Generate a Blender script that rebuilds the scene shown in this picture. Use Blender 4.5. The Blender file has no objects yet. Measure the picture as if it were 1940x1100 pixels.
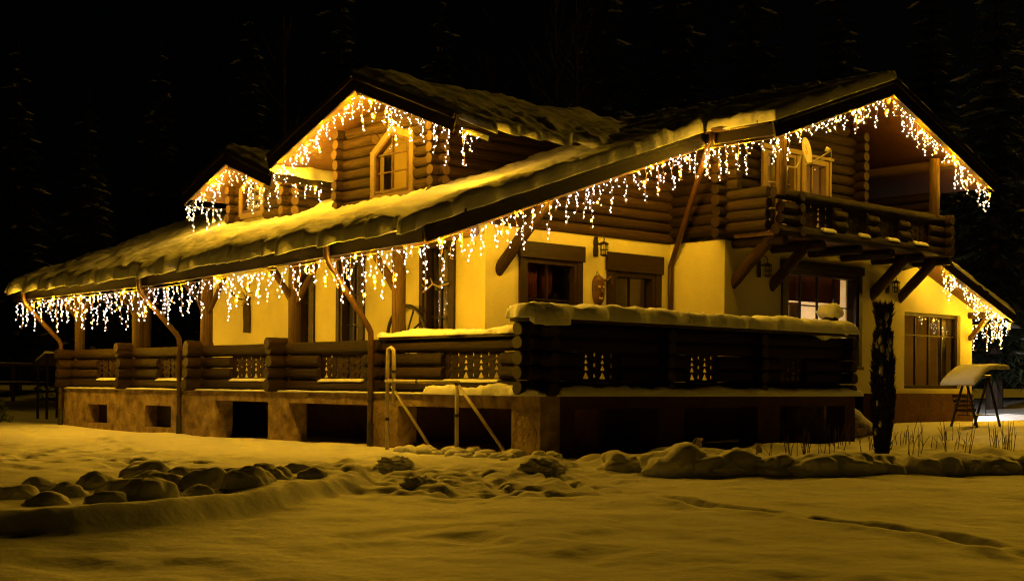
import bpy, bmesh, math, random
import numpy as np
from mathutils import Vector, Matrix, noise as mnoise

sc = bpy.context.scene
COL = sc.collection
rnd = random.Random(7)

# ------------------------------------------------------------------ camera
CAM = Vector((-14.38, -15.04, 1.13))
cam_d = bpy.data.cameras.new('camera')
cam = bpy.data.objects.new('camera', cam_d)
COL.objects.link(cam)
az = math.radians(47.5)
fwd = Vector((math.cos(az), math.sin(az), 0))
rgt = Vector((math.sin(az), -math.cos(az), 0))
M = Matrix((rgt, Vector((0, 0, 1)), -fwd)).transposed().to_4x4()
M = M @ Matrix.Rotation(math.atan(38 / 5145), 4, 'Z')
cam.matrix_world = Matrix.Translation(CAM) @ M
cam_d.sensor_width = 36.0
cam_d.lens = 36.0 * 2562.0 / 1940.0
cam_d.shift_y = 177.3 / 1940.0
cam_d.clip_end = 2000
cam_d.clip_start = 0.1
sc.camera = cam

# ------------------------------------------------------------------ world, one low amber sun for the night glow, exposure
SUN_DIR = Vector((0.90, 0.25, 0.36)).normalized()
SUN_EL, SUN_ROT = math.asin(SUN_DIR.z), math.atan2(SUN_DIR.x, SUN_DIR.y)
world = bpy.data.worlds.new('World')
sc.world = world
world.use_nodes = True
wn = world.node_tree
sky = wn.nodes.new('ShaderNodeTexSky')
sky.sky_type = 'NISHITA'
sky.sun_disc = False
sky.sun_elevation = SUN_EL
sky.sun_rotation = SUN_ROT
bg = wn.nodes['Background']
wn.links.new(sky.outputs[0], bg.inputs[0])
bg.inputs[1].default_value = 0.00005
sun_d = bpy.data.lights.new('sun', 'SUN')
sun_d.energy = 0.40
sun_d.angle = math.radians(8)
sun_d.color = (1.0, 0.52, 0.02)
sun = bpy.data.objects.new('sun', sun_d)
COL.objects.link(sun)
sun.rotation_euler = (-SUN_DIR).to_track_quat('-Z', 'Y').to_euler()
sc.view_settings.view_transform = 'Standard'
sc.view_settings.look = 'None'
sc.view_settings.exposure = 0.0
sc.view_settings.gamma = 1.0
sc.view_settings.use_curve_mapping = False
sc.render.engine = 'CYCLES'
sc.cycles.use_denoising = True
sc.cycles.filter_width = 1.25
sc.cycles.use_light_tree = True
sc.cycles.max_bounces = 5
sc.cycles.diffuse_bounces = 3
sc.cycles.glossy_bounces = 3
sc.cycles.transparent_max_bounces = 12
sc.cycles.sample_clamp_indirect = 2.0
sc.cycles.sample_clamp_direct = 0.0
sc.cycles.caustics_reflective = False
sc.cycles.caustics_refractive = False

BULB_POWER = 3650.0

# ------------------------------------------------------------------ materials
def newmat(name):
    m = bpy.data.materials.new(name)
    m.use_nodes = True
    return m, m.node_tree, m.node_tree.nodes['Principled BSDF']

def mat(name, base, rough=0.7, var=0.25, scale=6.0, stretch=(1, 1, 1), bump=0.2, bscale=None, spec=0.3,
        rand=0.0, metal=0.0, coord='Object', dark=None, detail=5):
    m, nt, b = newmat(name)
    L = nt.links.new
    tc = nt.nodes.new('ShaderNodeTexCoord')
    mp = nt.nodes.new('ShaderNodeMapping')
    mp.inputs['Scale'].default_value = stretch
    L(tc.outputs[coord], mp.inputs['Vector'])
    n = nt.nodes.new('ShaderNodeTexNoise')
    n.inputs['Scale'].default_value = scale
    n.inputs['Detail'].default_value = detail
    n.inputs['Roughness'].default_value = 0.6
    vec = mp.outputs[0]
    oi = nt.nodes.new('ShaderNodeObjectInfo')
    if rand > 0:
        ad = nt.nodes.new('ShaderNodeVectorMath'); ad.operation = 'MULTIPLY_ADD'
        cb = nt.nodes.new('ShaderNodeCombineXYZ')
        L(oi.outputs['Random'], cb.inputs[0]); L(oi.outputs['Random'], cb.inputs[1]); L(oi.outputs['Random'], cb.inputs[2])
        L(cb.outputs[0], ad.inputs[0]); ad.inputs[1].default_value = (37, 53, 71)
        L(mp.outputs[0], ad.inputs[2])
        vec = ad.outputs[0]
    L(vec, n.inputs['Vector'])
    r = nt.nodes.new('ShaderNodeValToRGB')
    lo = dark or tuple(c * (1 - var) for c in base)
    hi = tuple(min(1, c * (1 + var * 0.7)) for c in base)
    r.color_ramp.elements[0].position = 0.3; r.color_ramp.elements[0].color = (*lo, 1)
    r.color_ramp.elements[1].position = 0.72; r.color_ramp.elements[1].color = (*hi, 1)
    L(n.outputs[0], r.inputs[0])
    out = r.outputs[0]
    if rand > 0:
        hs = nt.nodes.new('ShaderNodeHueSaturation')
        mr = nt.nodes.new('ShaderNodeMapRange')
        mr.inputs[3].default_value = 1 - rand; mr.inputs[4].default_value = 1 + rand
        L(oi.outputs['Random'], mr.inputs[0]); L(mr.outputs[0], hs.inputs['Value'])
        L(out, hs.inputs['Color']); out = hs.outputs[0]
    L(out, b.inputs['Base Color'])
    b.inputs['Roughness'].default_value = rough
    b.inputs['Specular IOR Level'].default_value = spec
    b.inputs['Metallic'].default_value = metal
    if bump > 0:
        n2 = nt.nodes.new('ShaderNodeTexNoise')
        n2.inputs['Scale'].default_value = bscale or scale * 2.5
        n2.inputs['Detail'].default_value = 9
        L(vec, n2.inputs['Vector'])
        bp = nt.nodes.new('ShaderNodeBump')
        bp.inputs['Strength'].default_value = bump
        bp.inputs['Distance'].default_value = 0.04
        L(n2.outputs[0], bp.inputs['Height'])
        L(bp.outputs[0], b.inputs['Normal'])
    return m

MT = {}
MT['snow'] = mat('snow', (0.80, 0.81, 0.82), 0.65, 0.06, 3, bump=0.6, bscale=8, spec=0.2)
MT['ground_snow'] = mat('ground_snow', (0.80, 0.81, 0.82), 0.65, 0.07, 1.2, bump=0.38, bscale=6, spec=0.25)
MT['stucco'] = mat('stucco', (0.68, 0.63, 0.30), 0.9, 0.13, 0.9, bump=0.3, bscale=30, spec=0.1, detail=8)
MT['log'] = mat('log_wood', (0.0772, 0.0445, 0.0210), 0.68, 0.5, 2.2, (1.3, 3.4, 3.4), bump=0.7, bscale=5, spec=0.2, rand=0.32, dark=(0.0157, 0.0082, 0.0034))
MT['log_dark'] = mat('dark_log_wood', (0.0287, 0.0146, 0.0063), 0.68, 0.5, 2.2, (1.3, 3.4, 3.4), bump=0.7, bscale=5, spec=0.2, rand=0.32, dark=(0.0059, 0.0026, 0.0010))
MT['log_end'] = mat('log_end_wood', (0.14, 0.085, 0.042), 0.7, 0.35, 4.0, (1, 3, 3), bump=0.3, rand=0.2)
MT['darkwood'] = mat('dark_stained_wood', (0.024, 0.011, 0.006), 0.5, 0.4, 4.0, (1, 6, 6), bump=0.25, rand=0.15)
MT['fascia'] = mat('black_brown_fascia_paint', (0.011, 0.0055, 0.003), 0.55, 0.4, 4.0, (1, 6, 6), bump=0.25, spec=0.25)
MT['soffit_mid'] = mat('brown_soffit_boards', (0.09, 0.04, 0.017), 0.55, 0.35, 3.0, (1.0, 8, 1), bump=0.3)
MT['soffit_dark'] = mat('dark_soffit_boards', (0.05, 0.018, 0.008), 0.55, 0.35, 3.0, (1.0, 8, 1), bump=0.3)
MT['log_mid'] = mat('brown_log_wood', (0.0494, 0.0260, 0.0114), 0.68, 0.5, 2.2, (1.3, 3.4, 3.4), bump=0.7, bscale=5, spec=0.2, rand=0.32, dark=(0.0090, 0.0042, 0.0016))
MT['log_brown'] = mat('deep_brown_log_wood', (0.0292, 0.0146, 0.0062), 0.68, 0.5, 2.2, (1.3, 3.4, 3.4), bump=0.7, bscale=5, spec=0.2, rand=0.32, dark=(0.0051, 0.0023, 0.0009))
MT['end_dark'] = mat('dark_log_end', (0.022, 0.011, 0.005), 0.6, 0.35, 4.0, (1, 3, 3), bump=0.3)
MT['trim'] = mat('brown_trim_wood', (0.11, 0.055, 0.025), 0.45, 0.4, 4.0, (3, 3, 3), bump=0.25, rand=0.15)
MT['soffit'] = mat('soffit_boards', (0.20, 0.10, 0.042), 0.5, 0.3, 3.0, (1.0, 8, 1), bump=0.3)
MT['pale_trim'] = mat('pale_window_trim', (0.26, 0.18, 0.09), 0.5, 0.2, 5.0, bump=0.15)
MT['pipe'] = mat('brown_pipe_paint', (0.05, 0.023, 0.011), 0.35, 0.3, 8.0, bump=0.05, spec=0.5)
MT['gutter'] = mat('brown_gutter_metal', (0.08, 0.045, 0.025), 0.3, 0.3, 8.0, bump=0.05, spec=0.6)
MT['roofing'] = mat('dark_roofing', (0.06, 0.035, 0.022), 0.6, 0.4, 5.0, bump=0.4)
MT['iron'] = mat('black_iron', (0.02, 0.015, 0.012), 0.45, 0.3, 10, bump=0.1, spec=0.5)
MT['pole'] = mat('cream_pole_paint', (0.55, 0.48, 0.33), 0.5, 0.2, 6, bump=0.1)
MT['bone'] = mat('bone', (0.55, 0.45, 0.28), 0.6, 0.3, 8, bump=0.2)
MT['antler'] = mat('dark_antler', (0.12, 0.08, 0.045), 0.6, 0.3, 8, bump=0.2)
MT['bark'] = mat('bark', (0.06, 0.04, 0.028), 0.9, 0.5, 6, (4, 4, 1), bump=0.8)
MT['needles'] = mat('spruce_needles', (0.035, 0.05, 0.025), 0.8, 0.5, 4, bump=0)
MT['dry'] = mat('dry_stems', (0.10, 0.06, 0.03), 0.8, 0.4, 6, bump=0)
MT['shrub'] = mat('dark_shrub', (0.030, 0.026, 0.014), 0.85, 0.5, 6, bump=0)
MT['dish'] = mat('dish_paint', (0.40, 0.37, 0.29), 0.4, 0.04, 4, bump=0)
MT['orange'] = mat('orange_print', (0.75, 0.22, 0.03), 0.5, 0.05, 4, bump=0)
MT['brownprint'] = mat('brown_print', (0.12, 0.05, 0.03), 0.5, 0.05, 4, bump=0)
MT['curtain'] = mat('curtain_cloth', (0.62, 0.52, 0.36), 0.9, 0.12, 5, (6, 6, 0.6), bump=0.2)
MT['redcurtain'] = mat('red_curtain_cloth', (0.35, 0.10, 0.06), 0.9, 0.2, 5, (6, 6, 0.6), bump=0.2)
MT['roomwall'] = mat('room_plaster', (0.55, 0.42, 0.25), 0.9, 0.2, 2, bump=0.1)
MT['wire'] = mat('light_string_wire', (0.30, 0.20, 0.12), 0.5, 0.1, 9, bump=0)
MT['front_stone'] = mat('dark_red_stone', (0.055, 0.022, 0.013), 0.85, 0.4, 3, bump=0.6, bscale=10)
MT['plinth'] = mat('brown_plinth', (0.13, 0.06, 0.03), 0.85, 0.35, 3, bump=0.5, bscale=14)

def stone_mat():
    m, nt, b = newmat('rough_stone_facing')
    L = nt.links.new
    tc = nt.nodes.new('ShaderNodeTexCoord')
    no = nt.nodes.new('ShaderNodeTexNoise'); no.inputs['Scale'].default_value = 2.2; no.inputs['Detail'].default_value = 7
    L(tc.outputs['Object'], no.inputs['Vector'])
    mx = nt.nodes.new('ShaderNodeVectorMath'); mx.operation = 'MULTIPLY_ADD'
    mx.inputs[1].default_value = (1.5, 1.5, 1.5)
    L(no.outputs['Color'], mx.inputs[0]); L(tc.outputs['Object'], mx.inputs[2])
    v = nt.nodes.new('ShaderNodeTexVoronoi'); v.feature = 'DISTANCE_TO_EDGE'; v.inputs['Scale'].default_value = 2.1
    L(mx.outputs[0], v.inputs['Vector'])
    rp = nt.nodes.new('ShaderNodeValToRGB')
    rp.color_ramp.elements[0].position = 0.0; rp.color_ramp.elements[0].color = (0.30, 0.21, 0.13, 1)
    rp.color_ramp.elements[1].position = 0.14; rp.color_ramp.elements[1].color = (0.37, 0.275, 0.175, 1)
    L(v.outputs[0], rp.inputs[0])
    n2 = nt.nodes.new('ShaderNodeTexNoise'); n2.inputs['Scale'].default_value = 3.5; n2.inputs['Detail'].default_value = 8
    L(tc.outputs['Object'], n2.inputs['Vector'])
    r2 = nt.nodes.new('ShaderNodeValToRGB')
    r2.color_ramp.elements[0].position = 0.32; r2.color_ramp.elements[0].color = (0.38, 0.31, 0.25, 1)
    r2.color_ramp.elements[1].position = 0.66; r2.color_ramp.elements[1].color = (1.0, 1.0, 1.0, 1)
    L(n2.outputs[0], r2.inputs[0])
    mm = nt.nodes.new('ShaderNodeMixRGB'); mm.blend_type = 'MULTIPLY'; mm.inputs[0].default_value = 1
    L(rp.outputs[0], mm.inputs[1]); L(r2.outputs[0], mm.inputs[2])
    L(mm.outputs[0], b.inputs['Base Color'])
    b.inputs['Roughness'].default_value = 0.85
    ma = nt.nodes.new('ShaderNodeMath'); ma.operation = 'ADD'
    mi = nt.nodes.new('ShaderNodeMath'); mi.operation = 'MINIMUM'; mi.inputs[1].default_value = 0.12
    L(v.outputs[0], mi.inputs[0])
    ms = nt.nodes.new('ShaderNodeMath'); ms.operation = 'MULTIPLY'; ms.inputs[1].default_value = 2.5
    L(mi.outputs[0], ms.inputs[0]); L(ms.outputs[0], ma.inputs[0]); L(n2.outputs[0], ma.inputs[1])
    bp = nt.nodes.new('ShaderNodeBump'); bp.inputs['Strength'].default_value = 0.7; bp.inputs['Distance'].default_value = 0.05
    L(ma.outputs[0], bp.inputs['Height']); L(bp.outputs[0], b.inputs['Normal'])
    return m
MT['stone'] = stone_mat()

def glass_mat():
    m = bpy.data.materials.new('window_glass'); m.use_nodes = True
    nt = m.node_tree; nt.nodes.clear(); L = nt.links.new
    o = nt.nodes.new('ShaderNodeOutputMaterial')
    t = nt.nodes.new('ShaderNodeBsdfTransparent'); t.inputs[0].default_value = (0.88, 0.9, 0.88, 1)
    g = nt.nodes.new('ShaderNodeBsdfGlossy'); g.inputs['Roughness'].default_value = 0.02
    f = nt.nodes.new('ShaderNodeFresnel'); f.inputs[0].default_value = 1.6
    mr = nt.nodes.new('ShaderNodeMath'); mr.operation = 'MULTIPLY_ADD'; mr.inputs[1].default_value = 1.1; mr.inputs[2].default_value = 0.03
    L(f.outputs[0], mr.inputs[0])
    mx = nt.nodes.new('ShaderNodeMixShader')
    L(mr.outputs[0], mx.inputs[0]); L(t.outputs[0], mx.inputs[1]); L(g.outputs[0], mx.inputs[2])
    L(mx.outputs[0], o.inputs[0])
    return m
MT['glass'] = glass_mat()

def emit_mat(name, col, s, sampling=True):
    m = bpy.data.materials.new(name); m.use_nodes = True
    nt = m.node_tree; nt.nodes.clear()
    o = nt.nodes.new('ShaderNodeOutputMaterial')
    e = nt.nodes.new('ShaderNodeEmission'); e.inputs[0].default_value = (*col, 1); e.inputs[1].default_value = s
    nt.links.new(e.outputs[0], o.inputs[0])
    try:
        m.cycles.emission_sampling = 'FRONT' if sampling else 'NONE'
    except Exception:
        pass
    return m
MT['bulb_amber'] = emit_mat('bulb_amber', (1.0, 0.49, 0.003), BULB_POWER)
MT['bulb_rose'] = emit_mat('bulb_pale_rose', (1.0, 0.66, 0.55), 34.0)
MT['bulb_cream'] = emit_mat('bulb_pale_cream', (1.0, 0.76, 0.38), 34.0)

# ------------------------------------------------------------------ mesh helpers
def mesh(name, verts, faces, mats=None, midx=None, smooth=False):
    me = bpy.data.meshes.new(name)
    me.from_pydata([tuple(v) for v in verts], [], faces)
    for m in (mats or []):
        me.materials.append(MT[m] if isinstance(m, str) else m)
    if midx is not None:
        me.polygons.foreach_set('material_index', midx)
    if smooth:
        me.polygons.foreach_set('use_smooth', [True] * len(me.polygons))
    me.update()
    return me

def ob(name, me, parent=None, mw=None, label=None, cat=None, group=None, kind=None):
    o = bpy.data.objects.new(name, me)
    COL.objects.link(o)
    if parent is not None:
        o.parent = parent
    if mw is not None:
        o.matrix_local = mw
    if label: o['label'] = label
    if cat: o['category'] = cat
    if group: o['group'] = group
    if kind: o['kind'] = kind
    return o

class MB:
    """collects boxes, beams, tubes into one mesh"""
    def __init__(s):
        s.v = []; s.f = []; s.m = []
    def add(s, v, f, mi=0):
        k = len(s.v); s.v += [tuple(a) for a in v]
        for q in f:
            s.f.append(tuple(i + k for i in q)); s.m.append(mi)
    def box(s, x0, x1, y0, y1, z0, z1, mi=0):
        v = [(x0,y0,z0),(x1,y0,z0),(x1,y1,z0),(x0,y1,z0),(x0,y0,z1),(x1,y0,z1),(x1,y1,z1),(x0,y1,z1)]
        s.add(v, [(0,3,2,1),(4,5,6,7),(0,1,5,4),(1,2,6,5),(2,3,7,6),(3,0,4,7)], mi)
    def beam(s, p, q, w, h, up=(0,0,1), mi=0, drop=0.0):
        """rectangular section beam p->q, w across, h along up; drop shifts along up"""
        p = Vector(p); q = Vector(q); a = (q - p).normalized(); u = Vector(up)
        sd = a.cross(u).normalized(); u2 = sd.cross(a).normalized()
        v = []
        for c in (p, q):
            for (i, j) in ((-1,-1),(1,-1),(1,1),(-1,1)):
                v.append(c + sd * (i * w / 2) + u2 * (j * h / 2 + drop))
        s.add(v, [(3,2,1,0),(4,5,6,7),(0,1,5,4),(1,2,6,5),(2,3,7,6),(3,0,4,7)], mi)
    def tube(s, pts, r, n=8, mi=0, r1=None, cap=True):
        pts = [Vector(p) for p in pts]
        k = len(pts); rings = []
        base = len(s.v)
        prev = None
        for i, p in enumerate(pts):
            a = (pts[min(i+1, k-1)] - pts[max(i-1, 0)]).normalized()
            ref = Vector((0,0,1)) if abs(a.z) < 0.9 else Vector((1,0,0))
            if prev is not None: ref = prev
            sd = a.cross(ref)
            if sd.length < 1e-5: sd = a.cross(Vector((0,1,0)))
            sd.normalize(); u = sd.cross(a).normalized(); prev = u
            rr = r if r1 is None else r + (r1 - r) * i / max(1, k - 1)
            for j in range(n):
                t = 2 * math.pi * j / n
                s.v.append(tuple(p + (sd * math.cos(t) + u * math.sin(t)) * rr))
        for i in range(k - 1):
            for j in range(n):
                s.f.append((base + i*n + j, base + i*n + (j+1) % n, base + (i+1)*n + (j+1) % n, base + (i+1)*n + j)); s.m.append(mi)
        if cap:
            s.f.append(tuple(base + j for j in reversed(range(n)))); s.m.append(mi)
            s.f.append(tuple(base + (k-1)*n + j for j in range(n))); s.m.append(mi)
    def prism(s, poly, off, mi=0):
        """poly list of points, extruded by vector off"""
        n = len(poly); off = Vector(off)
        v = [Vector(p) for p in poly] + [Vector(p) + off for p in poly]
        f = [tuple(reversed(range(n))), tuple(range(n, 2*n))] + [(i, (i+1) % n, n + (i+1) % n, n + i) for i in range(n)]
        s.add(v, f, mi)
    def mesh(s, name, mats, smooth=False):
        return mesh(name, s.v, s.f, mats, s.m, smooth)
    def build(s, name, mats, parent=None, mw=None, smooth=False, bevel=0, **k):
        me = s.mesh(name, mats if isinstance(mats, (list, tuple)) else [mats], smooth)
        o = ob(name, me, parent, mw, **k)
        if bevel:
            b = o.modifiers.new('bevel', 'BEVEL'); b.width = bevel; b.segments = 2; b.limit_method = 'ANGLE'
        return o

def empty(name, loc=(0,0,0), **k):
    return ob(name, None, None, Matrix.Translation(loc), **k)

def N(x, y, z=0.0, s=1.0):
    return mnoise.noise(Vector((x * s, y * s, z * s)))

# unit logs: length 1 along X, radius 1
def log_mesh(seed, ns=12, nr=9, m='log'):
    r = random.Random(seed); ox = r.uniform(0, 99)
    v = []; f = []; mi = []
    prof = [(0.0, 0.86), (0.004, 0.97)] + [(i / (nr - 1), 1.0) for i in range(1, nr - 1)] + [(0.996, 0.97), (1.0, 0.86)]
    for (x, k) in prof:
        for j in range(ns):
            t = 2 * math.pi * j / ns
            c, s_ = math.cos(t), math.sin(t)
            rr = k * (1 + 0.07 * mnoise.noise(Vector((x * 5 + ox, c * 1.2, s_ * 1.2))) + 0.04 * mnoise.noise(Vector((x * 22, c * 2 + ox, s_ * 2))))
            v.append((x, c * rr, s_ * rr))
    n = len(prof)
    for i in range(n - 1):
        for j in range(ns):
            f.append((i*ns + j, i*ns + (j+1) % ns, (i+1)*ns + (j+1) % ns, (i+1)*ns + j)); mi.append(0)
    f.append(tuple(range(ns))[::-1]); mi.append(1)
    f.append(tuple((n-1)*ns + j for j in range(ns))); mi.append(1)
    return mesh('log_shape', v, f, [m, {'log': 'log_end', 'log_dark': 'end_dark'}.get(m, m)], mi, True)
LOGS = [log_mesh(i) for i in range(5)]
DARK_LOGS = [log_mesh(i + 20, m='log_dark') for i in range(4)]
MID_LOGS = [log_mesh(i + 40, m='log_mid') for i in range(4)]
BROWN_LOGS = [log_mesh(i + 60, m='log_brown') for i in range(4)]
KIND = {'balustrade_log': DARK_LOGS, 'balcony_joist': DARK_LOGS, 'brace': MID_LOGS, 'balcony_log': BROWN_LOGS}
for me in LOGS + DARK_LOGS + MID_LOGS + BROWN_LOGS:
    sm = [p.material_index == 0 for p in me.polygons]
    me.polygons.foreach_set('use_smooth', sm)

def log(p, q, r, parent, name='wall_log', label=None, tone=None):
    p = Vector(p); q = Vector(q); d = q - p; l = d.length; a = d / l
    ref = Vector((0,0,1)) if abs(a.z) < 0.95 else Vector((0,1,0))
    y = ref.cross(a).normalized(); z = a.cross(y)
    R = Matrix((a, y, z)).transposed().to_4x4()
    mw = Matrix.Translation(p) @ R @ Matrix.Rotation(rnd.uniform(0, 6.28), 4, 'X') @ Matrix.Diagonal((l, r * rnd.uniform(.91, 1.07), r * rnd.uniform(.91, 1.07), 1))
    return ob(name, rnd.choice(tone or KIND.get(name, LOGS)), parent, mw, label=label)

# generic snow slab: P(s,t) -> base point on a grid; thickness and ragged borders
def snow_slab(name, P, su, sv, thick, res=0.14, edge=0.18, rough=0.25, rag=(0.05,)*4, seed=0.0, parent=None, amp2=0.0, mats='snow', **k):
    """su, sv: real lengths of the two directions; rag: raggedness in metres at s0, s1, t0, t1"""
    nu = max(4, int(su / res)); nv = max(4, int(sv / res))
    nu = min(nu, 200); nv = min(nv, 230)
    # concentrate rows at the borders
    def axis(n, L):
        e = min(0.3, edge / L)
        a = [0, e * .06, e * .2, e * .5]
        return a + list(np.linspace(e, 1 - e, n)) + [1 - x for x in reversed(a)]
    S = axis(nu, su); T = axis(nv, sv)
    top = []; bot = []
    for s in S:
        for t in T:
            x, y = s * su, t * sv
            rs = s + ((1 - s) ** 6 * rag[0] * (N(y + seed, 3.1, 0, 2.3) + .5 * N(y, seed, 2, 8.0)) - s ** 6 * rag[1] * N(y + seed, 7.7, 0, 2.3)) / su * 2
            rt = t + ((1 - t) ** 6 * rag[2] * (N(x + seed, 13.1, 0, 2.3) + .5 * N(x, seed, 2, 8.0)) - t ** 6 * rag[3] * N(x + seed, 17.7, 0, 2.3)) / sv * 2
            b = Vector(P(rs, rt))
            d = min(x, su - x, y, sv - y)
            q = min(1.0, d / edge)
            pr = math.sqrt(max(0, 1 - (1 - q) ** 2))
            h = thick * pr * (1 + rough * N(x + seed, y, 0, 1.3) + rough * 0.6 * N(x, y + seed, 5, 4.0)) + thick * pr * rough * 0.3 * N(x + 3, y + seed, 1, 10.0) + amp2 * pr * abs(N(x, y, seed, 6.0))
            cr = max(0.0, 1 - abs(N(x + seed * 2, y, 9, 0.8) + .25 * N(x, y + seed, 4, 4.0)) / .07)
            h *= 1 - .22 * cr
            h += thick * pr * .09 * max(0.0, N(x + seed, y, 21, 7.0) + .35 * N(x, y, seed, 17.0))
            top.append(b + Vector((0, 0, h + 0.012))); bot.append(b + Vector((0, 0, -0.004)))
    n, m = len(S), len(T); K = n * m
    v = top + bot; f = []
    for i in range(n - 1):
        for j in range(m - 1):
            a = i*m + j
            f.append((a, a + m, a + m + 1, a + 1))
            f.append((K + a, K + a + 1, K + a + m + 1, K + a + m))
    for i in range(n - 1):
        a = i*m; f.append((a, K + a, K + a + m, a + m))
        a = i*m + m - 1; f.append((a, a + m, K + a + m, K + a))
    for j in range(m - 1):
        f.append((j, j + 1, K + j + 1, K + j))
        a = (n-1)*m + j; f.append((a, K + a, K + a + 1, a + 1))
    me = mesh(name, v, f, [mats], None, True)
    return ob(name, me, parent, **k)

def bil(a, b, c, d):
    a, b, c, d = map(Vector, (a, b, c, d))   # s0t0, s1t0, s1t1, s0t1
    return lambda s, t: a * (1-s) * (1-t) + b * s * (1-t) + c * s * t + d * (1-s) * t

# ------------------------------------------------------------------ main dimensions (metres)
WX, AY, BX, CY = 1.62, 3.15, 6.65, 1.75        # left wall, front wall, wing side wall, wing front wall
ZB = 4.0                                        # stucco below, logs above
VY, GY, WE = 1.72, 0.07, 6.0                    # lower verge, gable verge, wing eave
EX, FARY = -0.92, 17.85                         # eave, far end of the roof
RX, SL = 9.9, 0.345                             # ridge, pitch
SAG = [(1.7, 0.0), (4.4, -0.07), (6.4, -0.14), (10.8, -0.26), (18.0, -0.29)]
def sag(y):
    if y <= SAG[0][0]: return 0
    for (a, b), (c, d) in zip(SAG, SAG[1:]):
        if y <= c: return b + (d - b) * (y - a) / (c - a)
    return SAG[-1][1]
def rz(x, y, off=0.0):
    """underside of the left slope"""
    return 3.40 + SL * (x - EX) + sag(y) * max(0, 1 - (x - EX) / 6.0) + off
RT = 0.26                                       # roof thickness
ZR = rz(RX, 0)

# ------------------------------------------------------------------ ground
def seg_dist(px, py, pts):
    best = np.full_like(px, 1e9); side = np.zeros_like(px)
    for (ax, ay), (bx, by) in zip(pts, pts[1:]):
        dx, dy = bx - ax, by - ay; L2 = dx*dx + dy*dy
        t = np.clip(((px-ax)*dx + (py-ay)*dy) / L2, 0, 1)
        qx, qy = ax + t*dx, ay + t*dy
        d = np.hypot(px - qx, py - qy)
        cr = dx*(py-ay) - dy*(px-ax)
        m = d < best
        best = np.where(m, d, best); side = np.where(m, np.sign(cr), side)
    return best, side

class VN:
    """vectorised value noise"""
    def __init__(s, seed):
        s.t = np.random.RandomState(seed).rand(256, 256) * 2 - 1
    def __call__(s, x, y):
        xi = np.floor(x).astype(int); yi = np.floor(y).astype(int)
        fx = x - xi; fy = y - yi
        fx = fx*fx*fx*(fx*(fx*6-15)+10); fy = fy*fy*fy*(fy*(fy*6-15)+10)
        g = lambda i, j: s.t[(xi+i) % 256, (yi+j) % 256]
        return (g(0,0)*(1-fx)+g(1,0)*fx)*(1-fy) + (g(0,1)*(1-fx)+g(1,1)*fx)*fy
vn = [VN(i) for i in range(6)]

BED = [(-14.5,-4.4),(-12.2,-5.0),(-10.44,-5.31),(-9.96,-5.42),(-9.24,-5.33),(-8.6,-5.06),(-7.88,-4.7),(-6.71,-3.86),(-5.78,-3.2),(-5.1,-2.5),(-4.7,-1.8),(-4.55,-1.1)]
TRAIL = [(-2.9,-3.2),(-3.4,-4.06),(-3.8,-5.02),(-4.21,-6.13),(-4.43,-6.85),(-4.59,-7.59),(-4.78,-8.44),(-4.95,-9.25),(-5.12,-9.8),(-5.49,-10.53),(-5.9,-11.6)]
RBED = [(-1.3,-2.6),(-1.15,-3.7),(-0.98,-4.2),(-0.67,-5.0),(0.15,-5.4),(1.44,-5.75),(3.13,-6.2),(5.0,-6.9),(8.0,-8.0)]

def smooth(a, b, x):
    t = np.clip((x - a) / (b - a), 0, 1); return t*t*(3 - 2*t)

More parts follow.
